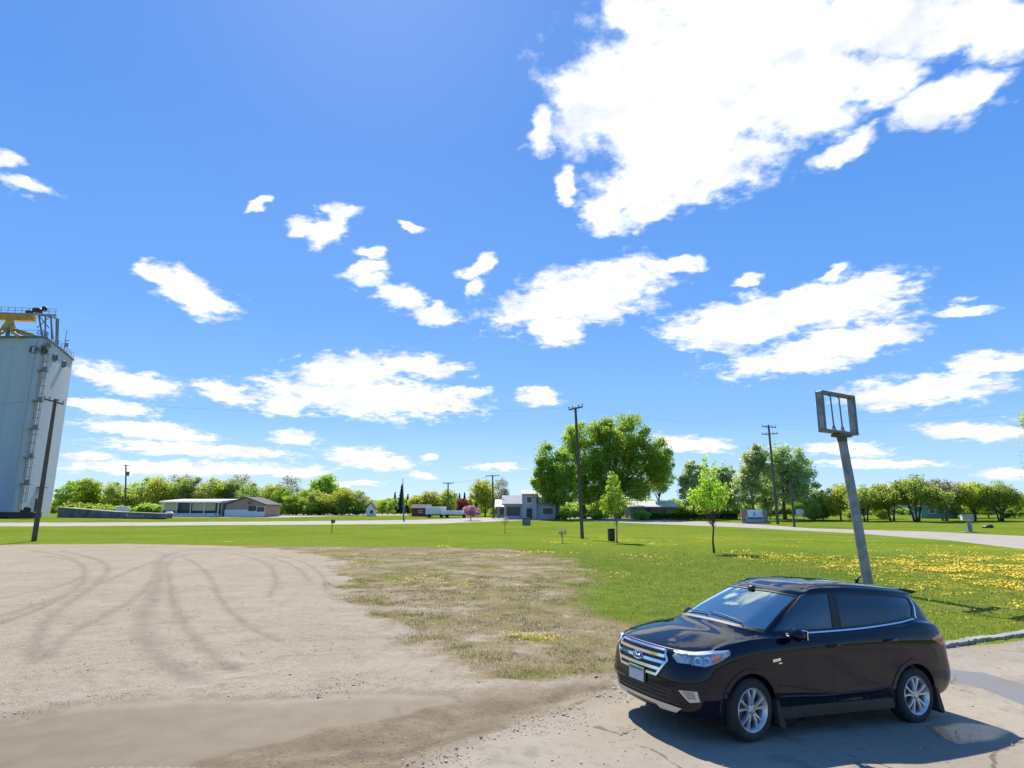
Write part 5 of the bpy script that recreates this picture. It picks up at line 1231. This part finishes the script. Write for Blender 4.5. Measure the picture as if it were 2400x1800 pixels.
    MB().box(q + n * .6 + Vector((0, 0, 6.2)), (2.6, 1.2, .18), rt).build('canopy', STEEL, root)
    # roof steelwork
    def rp(u, v, y=124): p = pt(u, v, y); return Vector((p.x - O.x, p.y - O.y, p.z - z0))
    fr_ = MB(); HTz = HT + .1
    legs = []
    for (u, y) in ((90, 120), (98, 127), (110, 120), (122, 128), (126, 132)):
        top = rp(u - (6 if u == 90 else 0), 682 if u < 120 else 688, y); legs.append(top); fr_.tube([Vector((rp(u, 750, y).x, top.y, HTz)), top], .16, 6)
    for a, b in ((0, 2), (2, 4), (0, 1), (1, 3), (3, 4)): fr_.tube([legs[a], legs[b]], .12, 6)
    fr_.tube([legs[0], Vector((legs[2].x, legs[2].y, HT + 2.5))], .09, 5); fr_.tube([legs[2], Vector((legs[4].x, legs[4].y, HT + 2.2))], .09, 5); fr_.tube([Vector((legs[0].x, legs[0].y, HT + 2.5)), legs[2]], .09, 5)
    fr_.build('steel_frame', STEEL, root)
    # catwalk / gallery on top
    g = MB(); a, b = rp(-260, 676, 116), rp(125, 690, 126)
    d = (b - a); ln_ = d.length; dn = d.normalized(); side = Vector((-dn.y, dn.x, 0)).normalized()
    ax_ = Matrix((( dn.x, side.x, 0, 0), (dn.y, side.y, 0, 0), (dn.z, 0, 1, 0), (0, 0, 0, 1)))
    yb = MB(); yb.box((a + b) / 2 + dn * -1.5 + Vector((0, 0, -.1)), (ln_ - 5, 1.2, 1.15), ax_); yb.build('conveyor_housing', YELLOW, root)
    g.box((a + b) / 2 + Vector((0, 0, .5)) + side * -1.3, (ln_, 1.1, .15), ax_)
    for k in range(26):
        q = a.lerp(b, k / 25) + side * -1.8 + Vector((0, 0, .5)); g.tube([q, q + Vector((0, 0, 1.2))], .05, 4)
    for h in (.6, 1.2): g.tube([a + side * -1.8 + Vector((0, 0, .5 + h)), b + side * -1.8 + Vector((0, 0, .5 + h))], .05, 4)
    g.build('catwalk', GALV, root)
    mo = MB(); q = rp(80, 676, 120); mo.box(q + Vector((0, 0, .5)), (1.6, 1.2, 1.0), bev=.2); mo.box(q + Vector((1.4, 0, .9)), (.8, .8, .9), bev=.15); mo.box(q + Vector((-1.6, 0, .2)), (1.2, .8, .6), bev=.1); mo.build('drive_motor', DARKP, root)
    # distributor and spouts fanning out
    hub = rp(20, 704, 121); ds = MB(); l = MB().lathe([(.3, 1.6), (.6, 1.2), (.9, .4), (1.3, -.6), (.9, -1.0)], 14, 'z'); ds.add([Vector(v) + hub for v in l.v], l.f); ds.build('distributor', YELLOW, root, smooth=True, ang=40)
    sp_ = MB()
    ends = [(-70, 748, 118), (-35, 745, 123), (-10, 744, 116), (12, 742, 126), (36, 746, 117), (52, 752, 122), (82, 762, 119), (100, 775, 124)]
    for (u, v, y) in ends:
        q = rp(u, v, y); q.z = max(q.z, HT - .2) if u < 60 else HT + .1; mid = hub.lerp(q, .5) + Vector((0, 0, -.2)); sp_.tube([hub + Vector((0, 0, -.4)), mid, q], .33, 8)
    sp_.build('spouts', YELLOW, root, smooth=True)
    MB().tube([Vector((hub.x, hub.y, HT)), hub], .35, 8).build('distributor_post', STEEL, root)
    q, n, t = onwall(138, 33); an = MB(); tp = Vector((q.x - .6, q.y, HT + 5.4)); an.tube([Vector((q.x - .6, q.y, HT - 1)), tp], [.12, .05], 5); an.box(Vector((q.x - .2, q.y, HT + 3.0)), (.9, .15, .15)); an.box(Vector((q.x - .2, q.y, HT + 2.0)), (.7, .15, .9)); an.build('aerial_mast', STEEL, root)
    # low dark loading pit in front
    a = at(-40, 112); m = MB(); m.box((0, 0, .55), (12, 2.2, 1.1), bev=.1); m.box((4.2, -.2, 1.5), (.9, .8, .9), bev=.1); m.box((3.2, 0, 1.2), (.5, .5, .5)); o = m.build('loading_hopper', BLACKPL); o.location = a + Vector((4, 0, 0)); tag(o, 'low black grain hopper at the foot of the elevator', 'hopper')
    return root
elevator()

# ------------------------------------------------------------------ poles
def pole(base_uv, y, top, r0, r1, label, arms=(), cat='utility pole', group=None, extra=None, ang=0, name='utility_pole', mat=None):
    b = at(base_uv[0], y); t = pt(top[0], top[1], y); root = empty(name, b, label=label, cat=cat, group=group); H = t.z - b.z; v = t - b
    MB().tube([Vector((0, 0, -.5)), v * .33, v * .66, v], [r0 * 1.05, r0 * .85 + r1 * .15, (r0 + r1) / 2, r1], 10).build('shaft', mat or WOODP, root, smooth=True, ang=50)
    for (h, L, tilt) in arms:
        c = v * ((v.length - h) / v.length); a = R(ang); d = Vector((math.cos(a), math.sin(a), tilt)); m = MB(); rt = d.to_track_quat('X', 'Z').to_matrix().to_4x4()
        m.box(c + Vector((0, -r1 - .06, 0)), (L, .11, .14), rt); arm = m.build('crossarm', WOODP, root)
        k = 0
        for s in (-.46, -.2, .2, .46):
            q = c + Vector((0, -r1 - .06, 0)) + d * (s * L); l = MB().lathe([(.012, .07), (.018, .14), (.055, .15), (.07, .20), (.05, .24), (.06, .27), (.03, .32), (.001, .33)], 10, 'z'); i_ = MB(); i_.add([Vector(p) + q for p in l.v], l.f); i_.build('insulator', STEEL, arm, smooth=True)
        br = MB(); br.tube([c + d * (.28 * L) + Vector((0, -r1 - .05, -.02)), c + Vector((0, -r1 * .9, -.55))], .018, 4); br.tube([c - d * (.28 * L) + Vector((0, -r1 - .05, -.02)), c + Vector((0, -r1 * .9, -.55))], .018, 4); br.build('brace', STEEL, arm)
    if extra: extra(root, v)
    return root, b + v
p1, t1 = pole((83, 1165), 55, (120, 862), .20, .13, 'dark leaning wooden utility pole in front of the grain elevator', [(.25, 1.9, -.28)])
p2, t2 = pole((1257, 1158), 61, (1243, 880), .17, .12, 'tall wooden utility pole before the big cottonwood clump', [(.12, 1.45, .22)])
def double(root, v): pass
p3, t3 = pole((1678, 1132), 100, (1660, 918), .22, .14, 'wooden utility pole with two crossarms beside the poplars', [(.35, 2.3, -.06), (1.5, 2.6, .04)])
pole((1713, 1138), 90, (1708, 1040), .16, .13, 'short bare grey post right of the double crossarm pole', cat='post', name='wooden_post')
def tr_(root, v):
    m = MB(); l = MB().lathe([(.001, -.5), (.3, -.5), (.33, 0), (.3, .5), (.001, .52)], 12, 'z'); m.add([Vector(p) + v * .82 + Vector((.5, 0, 0)) for p in l.v], l.f); m.build('transformer', STEEL, root, smooth=True, ang=40)
    m = MB(); m.box(v + Vector((.1, 0, -.2)), (1.3, .12, .14)); m.build('crossarm', WOODP, root)
pole((272, 1105), 150, (272, 1004), .2, .14, 'far wooden pole with a grey transformer above the tree belt', extra=tr_)
pole((873, 1113), 120, (870, 1033), .16, .05, 'tall thin grey mast beside the spruces', cat='mast', name='radio_mast', mat=STEEL)
p4, t4 = pole((968, 1108), 140, (968, 1042), .18, .13, 'far utility pole between the olive tree and the dark red tree', [(.2, 2.4, 0)])
p5, t5 = pole((1066, 1106), 135, (1064, 1026), .2, .14, 'far utility pole with a crossarm rising from the yellow green tree', [(.2, 3.0, .03)])
pole((1660, 1100), 120, (1684, 1010), .12, .09, 'thin pale pole hidden in the poplars', cat='pole', name='thin_pole', mat=WOODP)
# wires strung between the poles
def wire(a, b, sag, label, r=.012):
    a, b = Vector(a), Vector(b); pts = [a.lerp(b, t) - Vector((0, 0, sag * 4 * t * (1 - t))) for t in np.linspace(0, 1, 25)]
    o = MB().tube(pts, r, 4, False).build('power_line', BLACKPL); tag(o, label, 'power line', 'overhead power lines')
wire(t1, t2, .9, 'power line sagging between the leaning pole and the middle pole', .007)
wire(t2, t3, .6, 'power line from the middle pole to the double crossarm pole', .007)
wire(t1 + Vector((-60, 5, -1.0)), t1 + Vector((0, 0, -.1)), .5, 'power line running left from the leaning pole', .012)
wire(t3, t3 + Vector((45, -18, .5)), .5, 'power line running right from the double crossarm pole', .007)
wire(t5, t4, .4, 'far power line between the two distant crossarm poles', .02)

# ------------------------------------------------------------------ the empty sign frame on its pole
RUSTD = plain('brown_steel', (.13, .09, .07), .8, vary=.3, scale=6)
def sign_frame():
    y = 21.5; b = at(1860, y); t = pt(1818, 943, y); v = t - b
    root = empty('sign_structure', b, label='empty rusty sign cabinet frame on a leaning grey steel pole behind the car', cat='sign frame')
    MB().tube([Vector((0, 0, -.4)), v * .5, v], [.165, .155, .145], 18).build('pole', GALV, root, smooth=True, ang=50)
    MB().tube([v * .965, v * 1.0], [.16, .16], 18).build('pole_sleeve', RUSTD, root, smooth=True, ang=50)
    MB().lathe([(.17, 0), (.23, .02), (.24, .06), (.17, .10)], 18, 'z').build('base_collar', RUST, root)
    k = y / F_PX
    w, h, d, th = 1.84, 1.42, .23, .085
    yaw = R(29); tilt = math.atan2(v.x, v.z)
    Rt = Matrix.Rotation(yaw, 4, 'Z') @ Matrix.Rotation(.02, 4, 'Y')
    cen = v + Vector((-.07, 0, .10 + h / 2)); fm = MB()
    def bx(c, s, mb, bev=.012): mb.box(cen + (Rt @ Vector(c)), s, Rt, bev=bev)
    cab = MB()
    bx((0, 0, h / 2 - th / 2), (w, d, th), cab); bx((0, 0, -h / 2 + th / 2), (w, d, th), cab)
    bx((-w / 2 + th / 2, 0, 0), (th, d - .006, h - 2 * th), cab); bx((w / 2 - th / 2, 0, 0), (th, d - .006, h - 2 * th), cab)
    co = cab.build('cabinet', GALV, root, smooth=True, ang=30)
    ch = MB()
    for yy in (-d / 2 - .012, d / 2 + .012):
        for (c, s) in (((0, yy, h / 2 - .03), (w + .02, .03, .07)), ((0, yy, -h / 2 + .03), (w + .02, .03, .07)), ((-w / 2 + .03, yy, 0), (.07, .026, h - .14)), ((w / 2 - .03, yy, 0), (.07, .026, h - .14))): bx(c, s, ch, .006)
    ch.build('retainer', STEEL, co)
    ru = MB(); bx((0, 0, -h / 2 + th + .012), (w - 2 * th - .02, d - .12, .02), ru, .003); bx((.1, 0, h / 2 - th - .012), (w - 2 * th - .25, d - .2, .02), ru, .003); ru.build('rust_patch', RUST, co)
    for x in (-.28, .20):
        m = MB(); a = cen + Rt @ Vector((x - .02, 0, h / 2 - th)); c = cen + Rt @ Vector((x + .03, 0, -h / 2 + th)); m.tube([a, c], .026, 8)
        for s in (-.13, .13): m.tube([a.lerp(c, .80), cen + Rt @ Vector((x + s + .03, 0, -h / 2 + th))], .017, 6)
        m.box(a, (.12, .1, .07), Rt); m.build('inner_bar', plain('blue_grey_bar', (.17, .21, .29), .5, .3), root, smooth=True, ang=40)
    m = MB(); m.box(v + Vector((0, 0, .03)), (.62, .40, .10), Rt, bev=.01); m.build('mounting_plate', RUSTD, root)
sign_frame()

# ------------------------------------------------------------------ small things
def bin_():
    b = at(1319, 56); root = empty('litter_bin', b, R(12), label='black litter bin on the grass left of the slim young tree', cat='litter bin')
    m = MB(); m.box((0, 0, .50), (.52, .50, .96), bev=.05); m.build('body', BLACKPL, root); m = MB(); m.box((0, 0, 1.03), (.58, .56, .10), bev=.04); m.build('lid', BLACKPL, root)
    m = MB(); m.box((.0, -.256, .78), (.34, .012, .14)); m.build('opening', DARKP, root)
bin_()
def brick_sign():
    b = at(1628, 104); root = empty('brick_sign', b, R(-12), label='brick monument sign with a pale panel and blue band beyond the road', cat='sign')
    s = .92
    m = MB(); m.box((-1.65, 0, 1.05), (.75, .7, 2.4), bev=.02); m.build('brick_pier', BRICK, root); m = MB(); m.box((-1.65, 0, 2.31), (.85, .8, .12)); m.build('pier_cap', CONC, root)
    m = MB(); m.box((.15, .05, 1.25), (2.6, .30, 1.9), bev=.02); m.build('panel_case', GREYSIDE, root); m = MB(); m.box((1.75, 0, 1.0), (.5, .6, 2.0), bev=.02); m.build('side_pier', plain('grey_pier', (.22, .22, .23), .8), root)
    m = MB(); m.box((.12, -.115, 1.35), (2.3, .03, 1.6)); pn = m.build('panel', plain('pale_sign_panel', (.62, .68, .78), .4), root)
    m = MB(); m.prism([(-1.0, .60), (1.25, .60), (1.25, .98), (.8, 1.02), (.3, .94), (-.3, 1.02), (-1.0, .95)], 'y', -.145, -.132); m.build('blue_band', plain('sign_blue', (.03, .13, .26), .4), pn)
    # a standing figure mark
    m = MB(); m.prism([(-.02, 1.02), (.05, 1.02), (.09, 1.42), (.22, 1.50), (.20, 1.56), (.09, 1.56), (.06, 1.72), (-.04, 1.72), (-.07, 1.56), (-.16, 1.46), (-.13, 1.41), (-.05, 1.44)], 'y', -.145, -.132)
    m.prism([(.01 + .065 * math.cos(a), 1.80 + .07 * math.sin(a)) for a in np.linspace(0, 6.28, 13)[:-1]], 'y', -.145, -.132); m.build('figure_mark', plain('dark_blue_mark', (.03, .05, .12), .4), pn)
    m = MB(); m.box((.2, -.1, .14), (4.4, 1.2, .28), bev=.03); m.build('plinth', CONC, root)
brick_sign()
def small_sign(u, y, label, w=1.3, h=1.0, z=1.5, mat=WHITE, name='small_sign', leg=STEEL):
    b = at(u, y); root = empty(name, b, label=label, cat='sign'); m = MB(); m.box((0, 0, z), (w, .06, h), bev=.02); m.build('panel', mat, root)
    for s in (-.4, .4): MB().tube([(s * w, .05, -.2), (s * w, .05, z)], .045, 6).build('post', leg, root)
    return root
small_sign(1728, 112, 'small white sign on posts right of the short bare post', 1.5, 1.1, 1.5)
def mailbox():
    b = at(2087, 72); root = empty('mailbox', b, R(-15), label='grey white community mailbox on a thick pedestal beyond the road', cat='mailbox')
    m = MB(); m.box((0, 0, 1.62), (1.15, .55, .62), bev=.04); m.build('box', WHITE, root); m = MB(); m.box((0, 0, 1.95), (1.25, .65, .07), bev=.02); m.build('roof', STEEL, root)
    MB().box((.1, .0, .65), (.42, .36, 1.34), bev=.03).build('pedestal', GALV, root); m = MB()
    for i in range(4):
        for j in range(2): m.box((-.4 + i * .27, -.28, 1.50 + j * .24), (.23, .02, .2))
    m.build('compartment_doors', GALV, root); MB().box((.0, 0, .03), (1.2, .9, .10), bev=.02).build('base_slab', CONC, root)
mailbox()
def rock(u, y, s, label, mat, name='boulder'):
    b = at(u, y); rs = np.random.default_rng(int(u)); import bmesh
    bm = bmesh.new(); bmesh.ops.create_icosphere(bm, subdivisions=3, radius=s)
    for v in bm.verts:
        d = v.co.normalized(); k = 1 + .22 * math.sin(d.x * 3 + u) * math.cos(d.y * 4) + .1 * math.sin(d.z * 7 + d.x * 5); v.co = Vector((v.co.x * k * 1.5, v.co.y * k, v.co.z * k * .62))
    me = bpy.data.meshes.new(name); bm.to_mesh(me); bm.free(); me.polygons.foreach_set('use_smooth', [True] * len(me.polygons)); o = link(name, me, mat); o.location = b + Vector((0, 0, s * .3)); tag(o, label, 'rock')
rock(2130, 82, .42, 'dark boulder beside the driveway right of the mailbox', DARKP)
def marker(u, y, h, label, mat):
    b = at(u, y); root = empty('marker_stake', b, label=label, cat='stake'); MB().tube([(0, 0, -.1), (.02, 0, h)], .05, 6).build('stake', BARK, root)
    m = MB(); m.box((.1, 0, h * .85), (.5, .05, .42), bev=.02); m.build('flag', mat, root)
marker(719, 76, 1.5, 'small stake with a red brown flag on the verge left of centre', RUST)
def stick(u, y, h, label, seed):
    b = at(u, y); o = tree_proto('staked_sapling', 'grey', BARK, [(0, 0, h * .72, .5, .5, h * .28)], h, .04, 260, .06, 8, label=label, seed=seed, bare=1, loc=tuple(b)); del o['h']
stick(1091, 76, 2.0, 'thin leafless sapling on the verge right of the pink tree', 91); stick(1213, 52, 1.3, 'tiny leafless sapling left of the middle utility pole', 92)
def hydrant_bin():
    b = at(1137, 100); root = empty('utility_cabinet', b, label='grey utility cabinet on the lawn beyond the road', cat='cabinet'); MB().box((0, 0, .55), (1.3, .8, 1.1), bev=.05).build('body', STEEL, root); MB().box((0, 0, 1.14), (1.4, .9, .07), bev=.02).build('lid', DARKP, root)
hydrant_bin()

# ------------------------------------------------------------------ buildings
def rotz(root, a): root.rotation_euler[2] = R(a)
def window(parent, c, w, h, frame=WHITE, ax='y'):
    m = MB(); t = .06
    for (dx, dz, sx, sz) in ((0, h / 2, w + .16, .1), (0, -h / 2, w + .16, .1), (-w / 2, 0, .09, h - .1), (w / 2, 0, .09, h - .1)): m.box((c[0] + dx, c[1] - .05, c[2] + dz), (sx, .12, sz))
    f = m.build('window', frame, parent); MB().box((c[0], c[1] - .015, c[2]), (w - .09, .04, h - .1)).build('pane', WINDOW, f)
def gable(root, w, d, h, rh, wallm, roofm, along='x', ov=.5, name='roof'):
    MB().box((0, 0, h / 2), (w, d, h)).build('wall', wallm, root)
    m = MB()
    if along == 'x':
        pr = [(-d / 2 - ov, h - .05), (0, h + rh), (d / 2 + ov, h - .05), (d / 2 + ov, h + .12), (0, h + rh + .2), (-d / 2 - ov, h + .12)]
        m.prism(pr, 'x', -w / 2 - ov, w / 2 + ov); m.build(name, roofm, root); g = MB(); g.prism([(-d / 2, h), (d / 2, h), (0, h + rh)], 'x', -w / 2, w / 2); g.build('gable_wall', wallm, root)
    else:
        pr = [(-w / 2 - ov, h - .05), (0, h + rh), (w / 2 + ov, h - .05), (w / 2 + ov, h + .12), (0, h + rh + .2), (-w / 2 - ov, h + .12)]
        m.prism(pr, 'y', -d / 2 - ov, d / 2 + ov); m.build(name, roofm, root); g = MB(); g.prism([(-w / 2, h), (w / 2, h), (0, h + rh)], 'y', -d / 2, d / 2); g.build('gable_wall', wallm, root)
def M_(px, y): return px / F_PX * y
def long_shed():
    y = 138; b = at(420, y); w = M_(122, y); root = empty('storefront_building', b + Vector((0, 3, 0)), label='long low pale building with a white canopy roof and dark band', cat='building')
    MB().box((0, 0, 1.55), (w, 8, 3.1)).build('wall', CREAM, root)
    m = MB(); m.prism([(-5.3, 3.0), (-4.9, 3.3), (4.2, 3.9), (4.2, 3.1), (-5.0, 2.9)], 'x', -w / 2 - .4, w / 2 + .4); m.build('roof', ROOFL, root)
    MB().box((0, -4.1, .98), (w, .24, .5)).build('dark_band', DARKP, root); MB().box((-.3, -4.06, .35), (w - .2, .2, .7)).build('base_band', WHITE, root)
    window(root, (-1.6, -4.06, 2.05), 2.9, 1.5, DARKP); window(root, (w / 2 - .7, -4.06, 1.7), 1.0, 2.6, DARKP)
    for i in range(5): MB().box((-w / 2 + .3 + i * (w - .6) / 4, -4.9, 1.5), (.14, .14, 3.0)).build('post', WHITE, root)
long_shed()
def gable_shed():
    y = 138; b = at(531, y); w = M_(84, y); root = empty('gable_shed', b + Vector((0, 4, 0)), label='brown gabled shed with white lower wall right of the long building', cat='shed')
    gable(root, w, 9, 2.55, 1.6, TAN, ROOFD, 'y', .35); MB().box((0, -4.58, .75), (w, .14, 1.5)).build('lower_wall', WHITE, root)
    window(root, (1.6, -4.62, 1.75), 1.4, .9, DARKP); window(root, (3.5, -4.62, 1.6), 1.8, 1.1, WHITE); MB().box((.9, -4.60, 3.0), (.8, .12, .6)).build('gable_plaque', RUST, root)
gable_shed()
def ramp():
    a, c = at(128, 122), at(356, 118); m = MB(); root = None; z = 0
    L = (c - a).length; m.prism([(0, 0), (0, 2.0), (L * .55, 1.15), (L, .8), (L, 0)], 'y', -.3, 2.2); o = m.build('retaining_wall', plain('dark_concrete', (.17, .16, .155), .9, vary=.3, scale=.8, dirt=(.09, .085, .08)))
    o.location = a + Vector((0, 0, -.15)); o.rotation_euler = (0, 0, math.atan2(c.y - a.y, c.x - a.x)); tag(o, 'long dark concrete ramp wall running right from the elevator', 'wall')
    cp = MB(); cp.prism([(0, 2.0), (L * .55, 1.15), (L, .8), (L, .9), (L * .55, 1.25), (0, 2.1)], 'y', -.35, 2.3); cp.build('coping', CONC, o)
    b = at(264, 128); m = MB(); m.box((0, 0, 1.35), (1.9, 1.4, 1.5), bev=.04); o = m.build('storage_tank', WHITE); o.location = b; tag(o, 'white square tank standing behind the ramp wall', 'tank'); MB().box((0, 0, .3), (1.7, 1.3, .62)).build('stand', STEEL, o)
    b = at(366, 126); m = MB(); m.box((0, 0, .8), (1.4, 1.2, .8), bev=.25); o = m.build('propane_tank', WHITE, smooth=True, ang=50); o.location = b; tag(o, 'small white rounded tank at the right end of the ramp wall', 'tank'); MB().box((0, 0, .2), (1.0, .9, .42)).build('stand', STEEL, o)
    b = at(318, 119); m = MB(); m.box((0, 0, .42), (7.5, 1.2, .8), bev=.2); o = m.build('concrete_barrier', plain('grey_barrier', (.20, .20, .20), .9)); o.location = b; tag(o, 'low grey barrier in front of the ramp wall end', 'barrier')
ramp()
def kiosk():
    y = 150; b = at(869 - 2, y); 
    b = at(868 - 5, 150); b = at(800, y) 
    root = empty('small_house', at(866, y), label='tiny white house with a steep red roof left of the mast', cat='house')
    root.location = at(868, y); root.location = at(600 + 845 * 0.3164 / 1.085 * 1.0, y) if False else at(802, y)
    gable(root, 2.0, 2.0, 1.7, 1.5, WHITE, ROOFR, 'y', .3); window(root, (.3, -1.02, 1.0), .5, .6, DARKP)
    root = empty('red_shed', at(911, 150), label='low dark red shed under the yellow green trees', cat='shed'); gable(root, 4.2, 3.5, 1.8, .8, plain('red_shed_paint', (.20, .04, .035), .8), ROOFD, 'x', .3); window(root, (0, -1.77, 1.1), .8, .6, WHITE)
kiosk()
def tanks():
    for i, (u, w_, h, y) in enumerate([(942, 42, 2.0, 140), (985, 60, 1.2, 138)]):
        root = empty('parked_trailer', at(u, y), label=['white box trailer parked left of the far middle pole', 'long low white trailer parked right of the far middle pole'][i], cat='trailer', group='white trailers on the far lot')
        L = M_(w_, y); MB().box((0, 0, .7 + h / 2 - .2), (L, 2.2, h - .3), bev=.08).build('box', WHITE, root); MB().box((0, 0, .55), (L - .4, 1.8, .2)).build('chassis', DARKP, root)
        for s in (-.3, .3): m = MB(); l = MB().lathe([(.001, -.12), (.36, -.12), (.4, 0), (.36, .12), (.001, .12)], 16); m.add([Vector(v) + Vector((s * L, -1.0, .38)) for v in l.v], l.f); m.build('wheel', RUBBER, root)
tanks()
def grey_house():
    y = 128; root = empty('grey_house', at(1150, y) + Vector((0, 5, 0)), label='grey two storey house with pale roofs left of the cottonwoods', cat='house')
    w = M_(120, y)
    MB().box((0, 0, 1.5), (w, 8, 3.0)).build('wall', GREYSIDE, root)
    m = MB(); m.prism([(-4.6, 2.9), (0, 4.7), (4.6, 2.9), (4.6, 3.1), (0, 4.9), (-4.6, 3.1)], 'x', -w / 2 - .5, w / 2 + .5); m.build('roof', plain('blue_grey_roof', (.26, .28, .31), .8), root)
    t = MB(); t.box((-.6, -3.2, 2.6), (2.9, 3.0, 5.2)); tw = t.build('entrance_tower', GREYSIDE, root); m = MB(); m.prism([(-4.9, 5.1), (-3.2, 5.9), (-1.5, 5.1)], 'x', -2.3, 1.1); m.build('tower_roof', ROOFL, tw)
    m = MB(); m.box((3.2, -2.4, 3.6), (4.2, 3.0, 1.8)); m.build('upper_storey', GREYSIDE, root); m = MB(); m.prism([(-4.2, 4.4), (-2.4, 5.6), (-.6, 4.4)], 'x', .9, 5.6); m.build('upper_roof', ROOFL, root)
    window(root, (-3.9, -4.06, 1.6), 2.6, 1.6, DARKP); window(root, (3.2, -4.06, 1.6), 2.2, 1.4, WHITE); window(root, (-.6, -4.76, 3.9), 1.1, 1.3, WHITE); window(root, (3.2, -3.96, 3.7), 1.5, .9, WHITE)
    MB().box((-.6, -4.72, 1.1), (1.1, .1, 2.2)).build('door', DARKP, root)
    r2 = empty('low_grey_house', at(1098, 138) + Vector((0, 4, 0)), label='low house with a wide pale roof left of the grey two storey house', cat='house')
    w = M_(48, 138); gable(r2, w, 7, 2.3, 1.5, GREYSIDE, ROOFL, 'x', .5); window(r2, (-.6, -3.56, 1.4), 2.2, 1.1, DARKP)
grey_house()
def bungalow():
    y = 132; w = M_(96, y); root = empty('bungalow', at(1412, y) + Vector((0, 4, 0)), label='low tan bungalow with a pale roof behind the hedge', cat='house')
    gable(root, w, 7, 2.3, 1.2, plain('bungalow_siding', (.22, .20, .17), .8), ROOFL, 'x', .6)
    for x in (-2.0, .4, 2.2): window(root, (x, -3.56, 1.35), .9, .8, DARKP)
    MB().box((-.9, -3.54, 1.05), (.9, .08, 2.1)).build('door', DARKP, root)
bungalow()
def barn():
    root = empty('far_barn', at(1895, 190), label='low white barn glimpsed through the right tree row', cat='barn'); gable(root, 26, 8, 2.4, 1.4, WHITE, ROOFL, 'x', .4); window(root, (0, -4.06, 1.3), 3, 1.2, DARKP)
    root = empty('green_shelter', at(2015, 120), label='pale green shelter between the right row trees', cat='shelter'); gable(root, 6.5, 3, 2.0, .5, plain('green_siding', (.16, .36, .27), .7), plain('blue_green_roof', (.20, .34, .36), .6), 'x', .3); window(root, (-1.2, -1.56, 1.2), 1.2, .7, WHITE)
barn()
# kerb beside the concrete apron behind the car
def kerb():
    ctl = [G(u, v) for u, v in ((2015, 1403), (2060, 1398), (2110, 1388), (2165, 1382), (2215, 1374), (2400, 1352), (2600, 1340))]
    pts = [ctl[i].lerp(ctl[i + 1], t / 12) for i in range(len(ctl) - 1) for t in range(12)]
    for p in pts: p.x += random.uniform(-.012, .012); p.y += random.uniform(-.015, .015); p.z += random.uniform(-.02, .006)
    m = MB(); V = []
    for i, p in enumerate(pts):
        t = (pts[min(i + 1, len(pts) - 1)] - pts[max(i - 1, 0)]).normalized(); n = Vector((-t.y, t.x, 0)); z = p.z
        V += [p - n * .0 + Vector((0, 0, -.1)), p + Vector((0, 0, .075)), p + n * .16 + Vector((0, 0, .085)), p + n * .18 + Vector((0, 0, -.1))]
    m.add(V, [[4 * i + k, 4 * i + (k + 1) % 4, 4 * i + 4 + (k + 1) % 4, 4 * i + 4 + k] for i in range(len(pts) - 1) for k in range(4)] + [[0, 1, 2, 3]])
    o = m.build('kerb', CONC); tag(o, kind='structure')
kerb()
for k in PROTO:
    if 'h' in PROTO[k]: del PROTO[k]['h']
for o in SC.objects:
    if 'h' in o: del o['h']
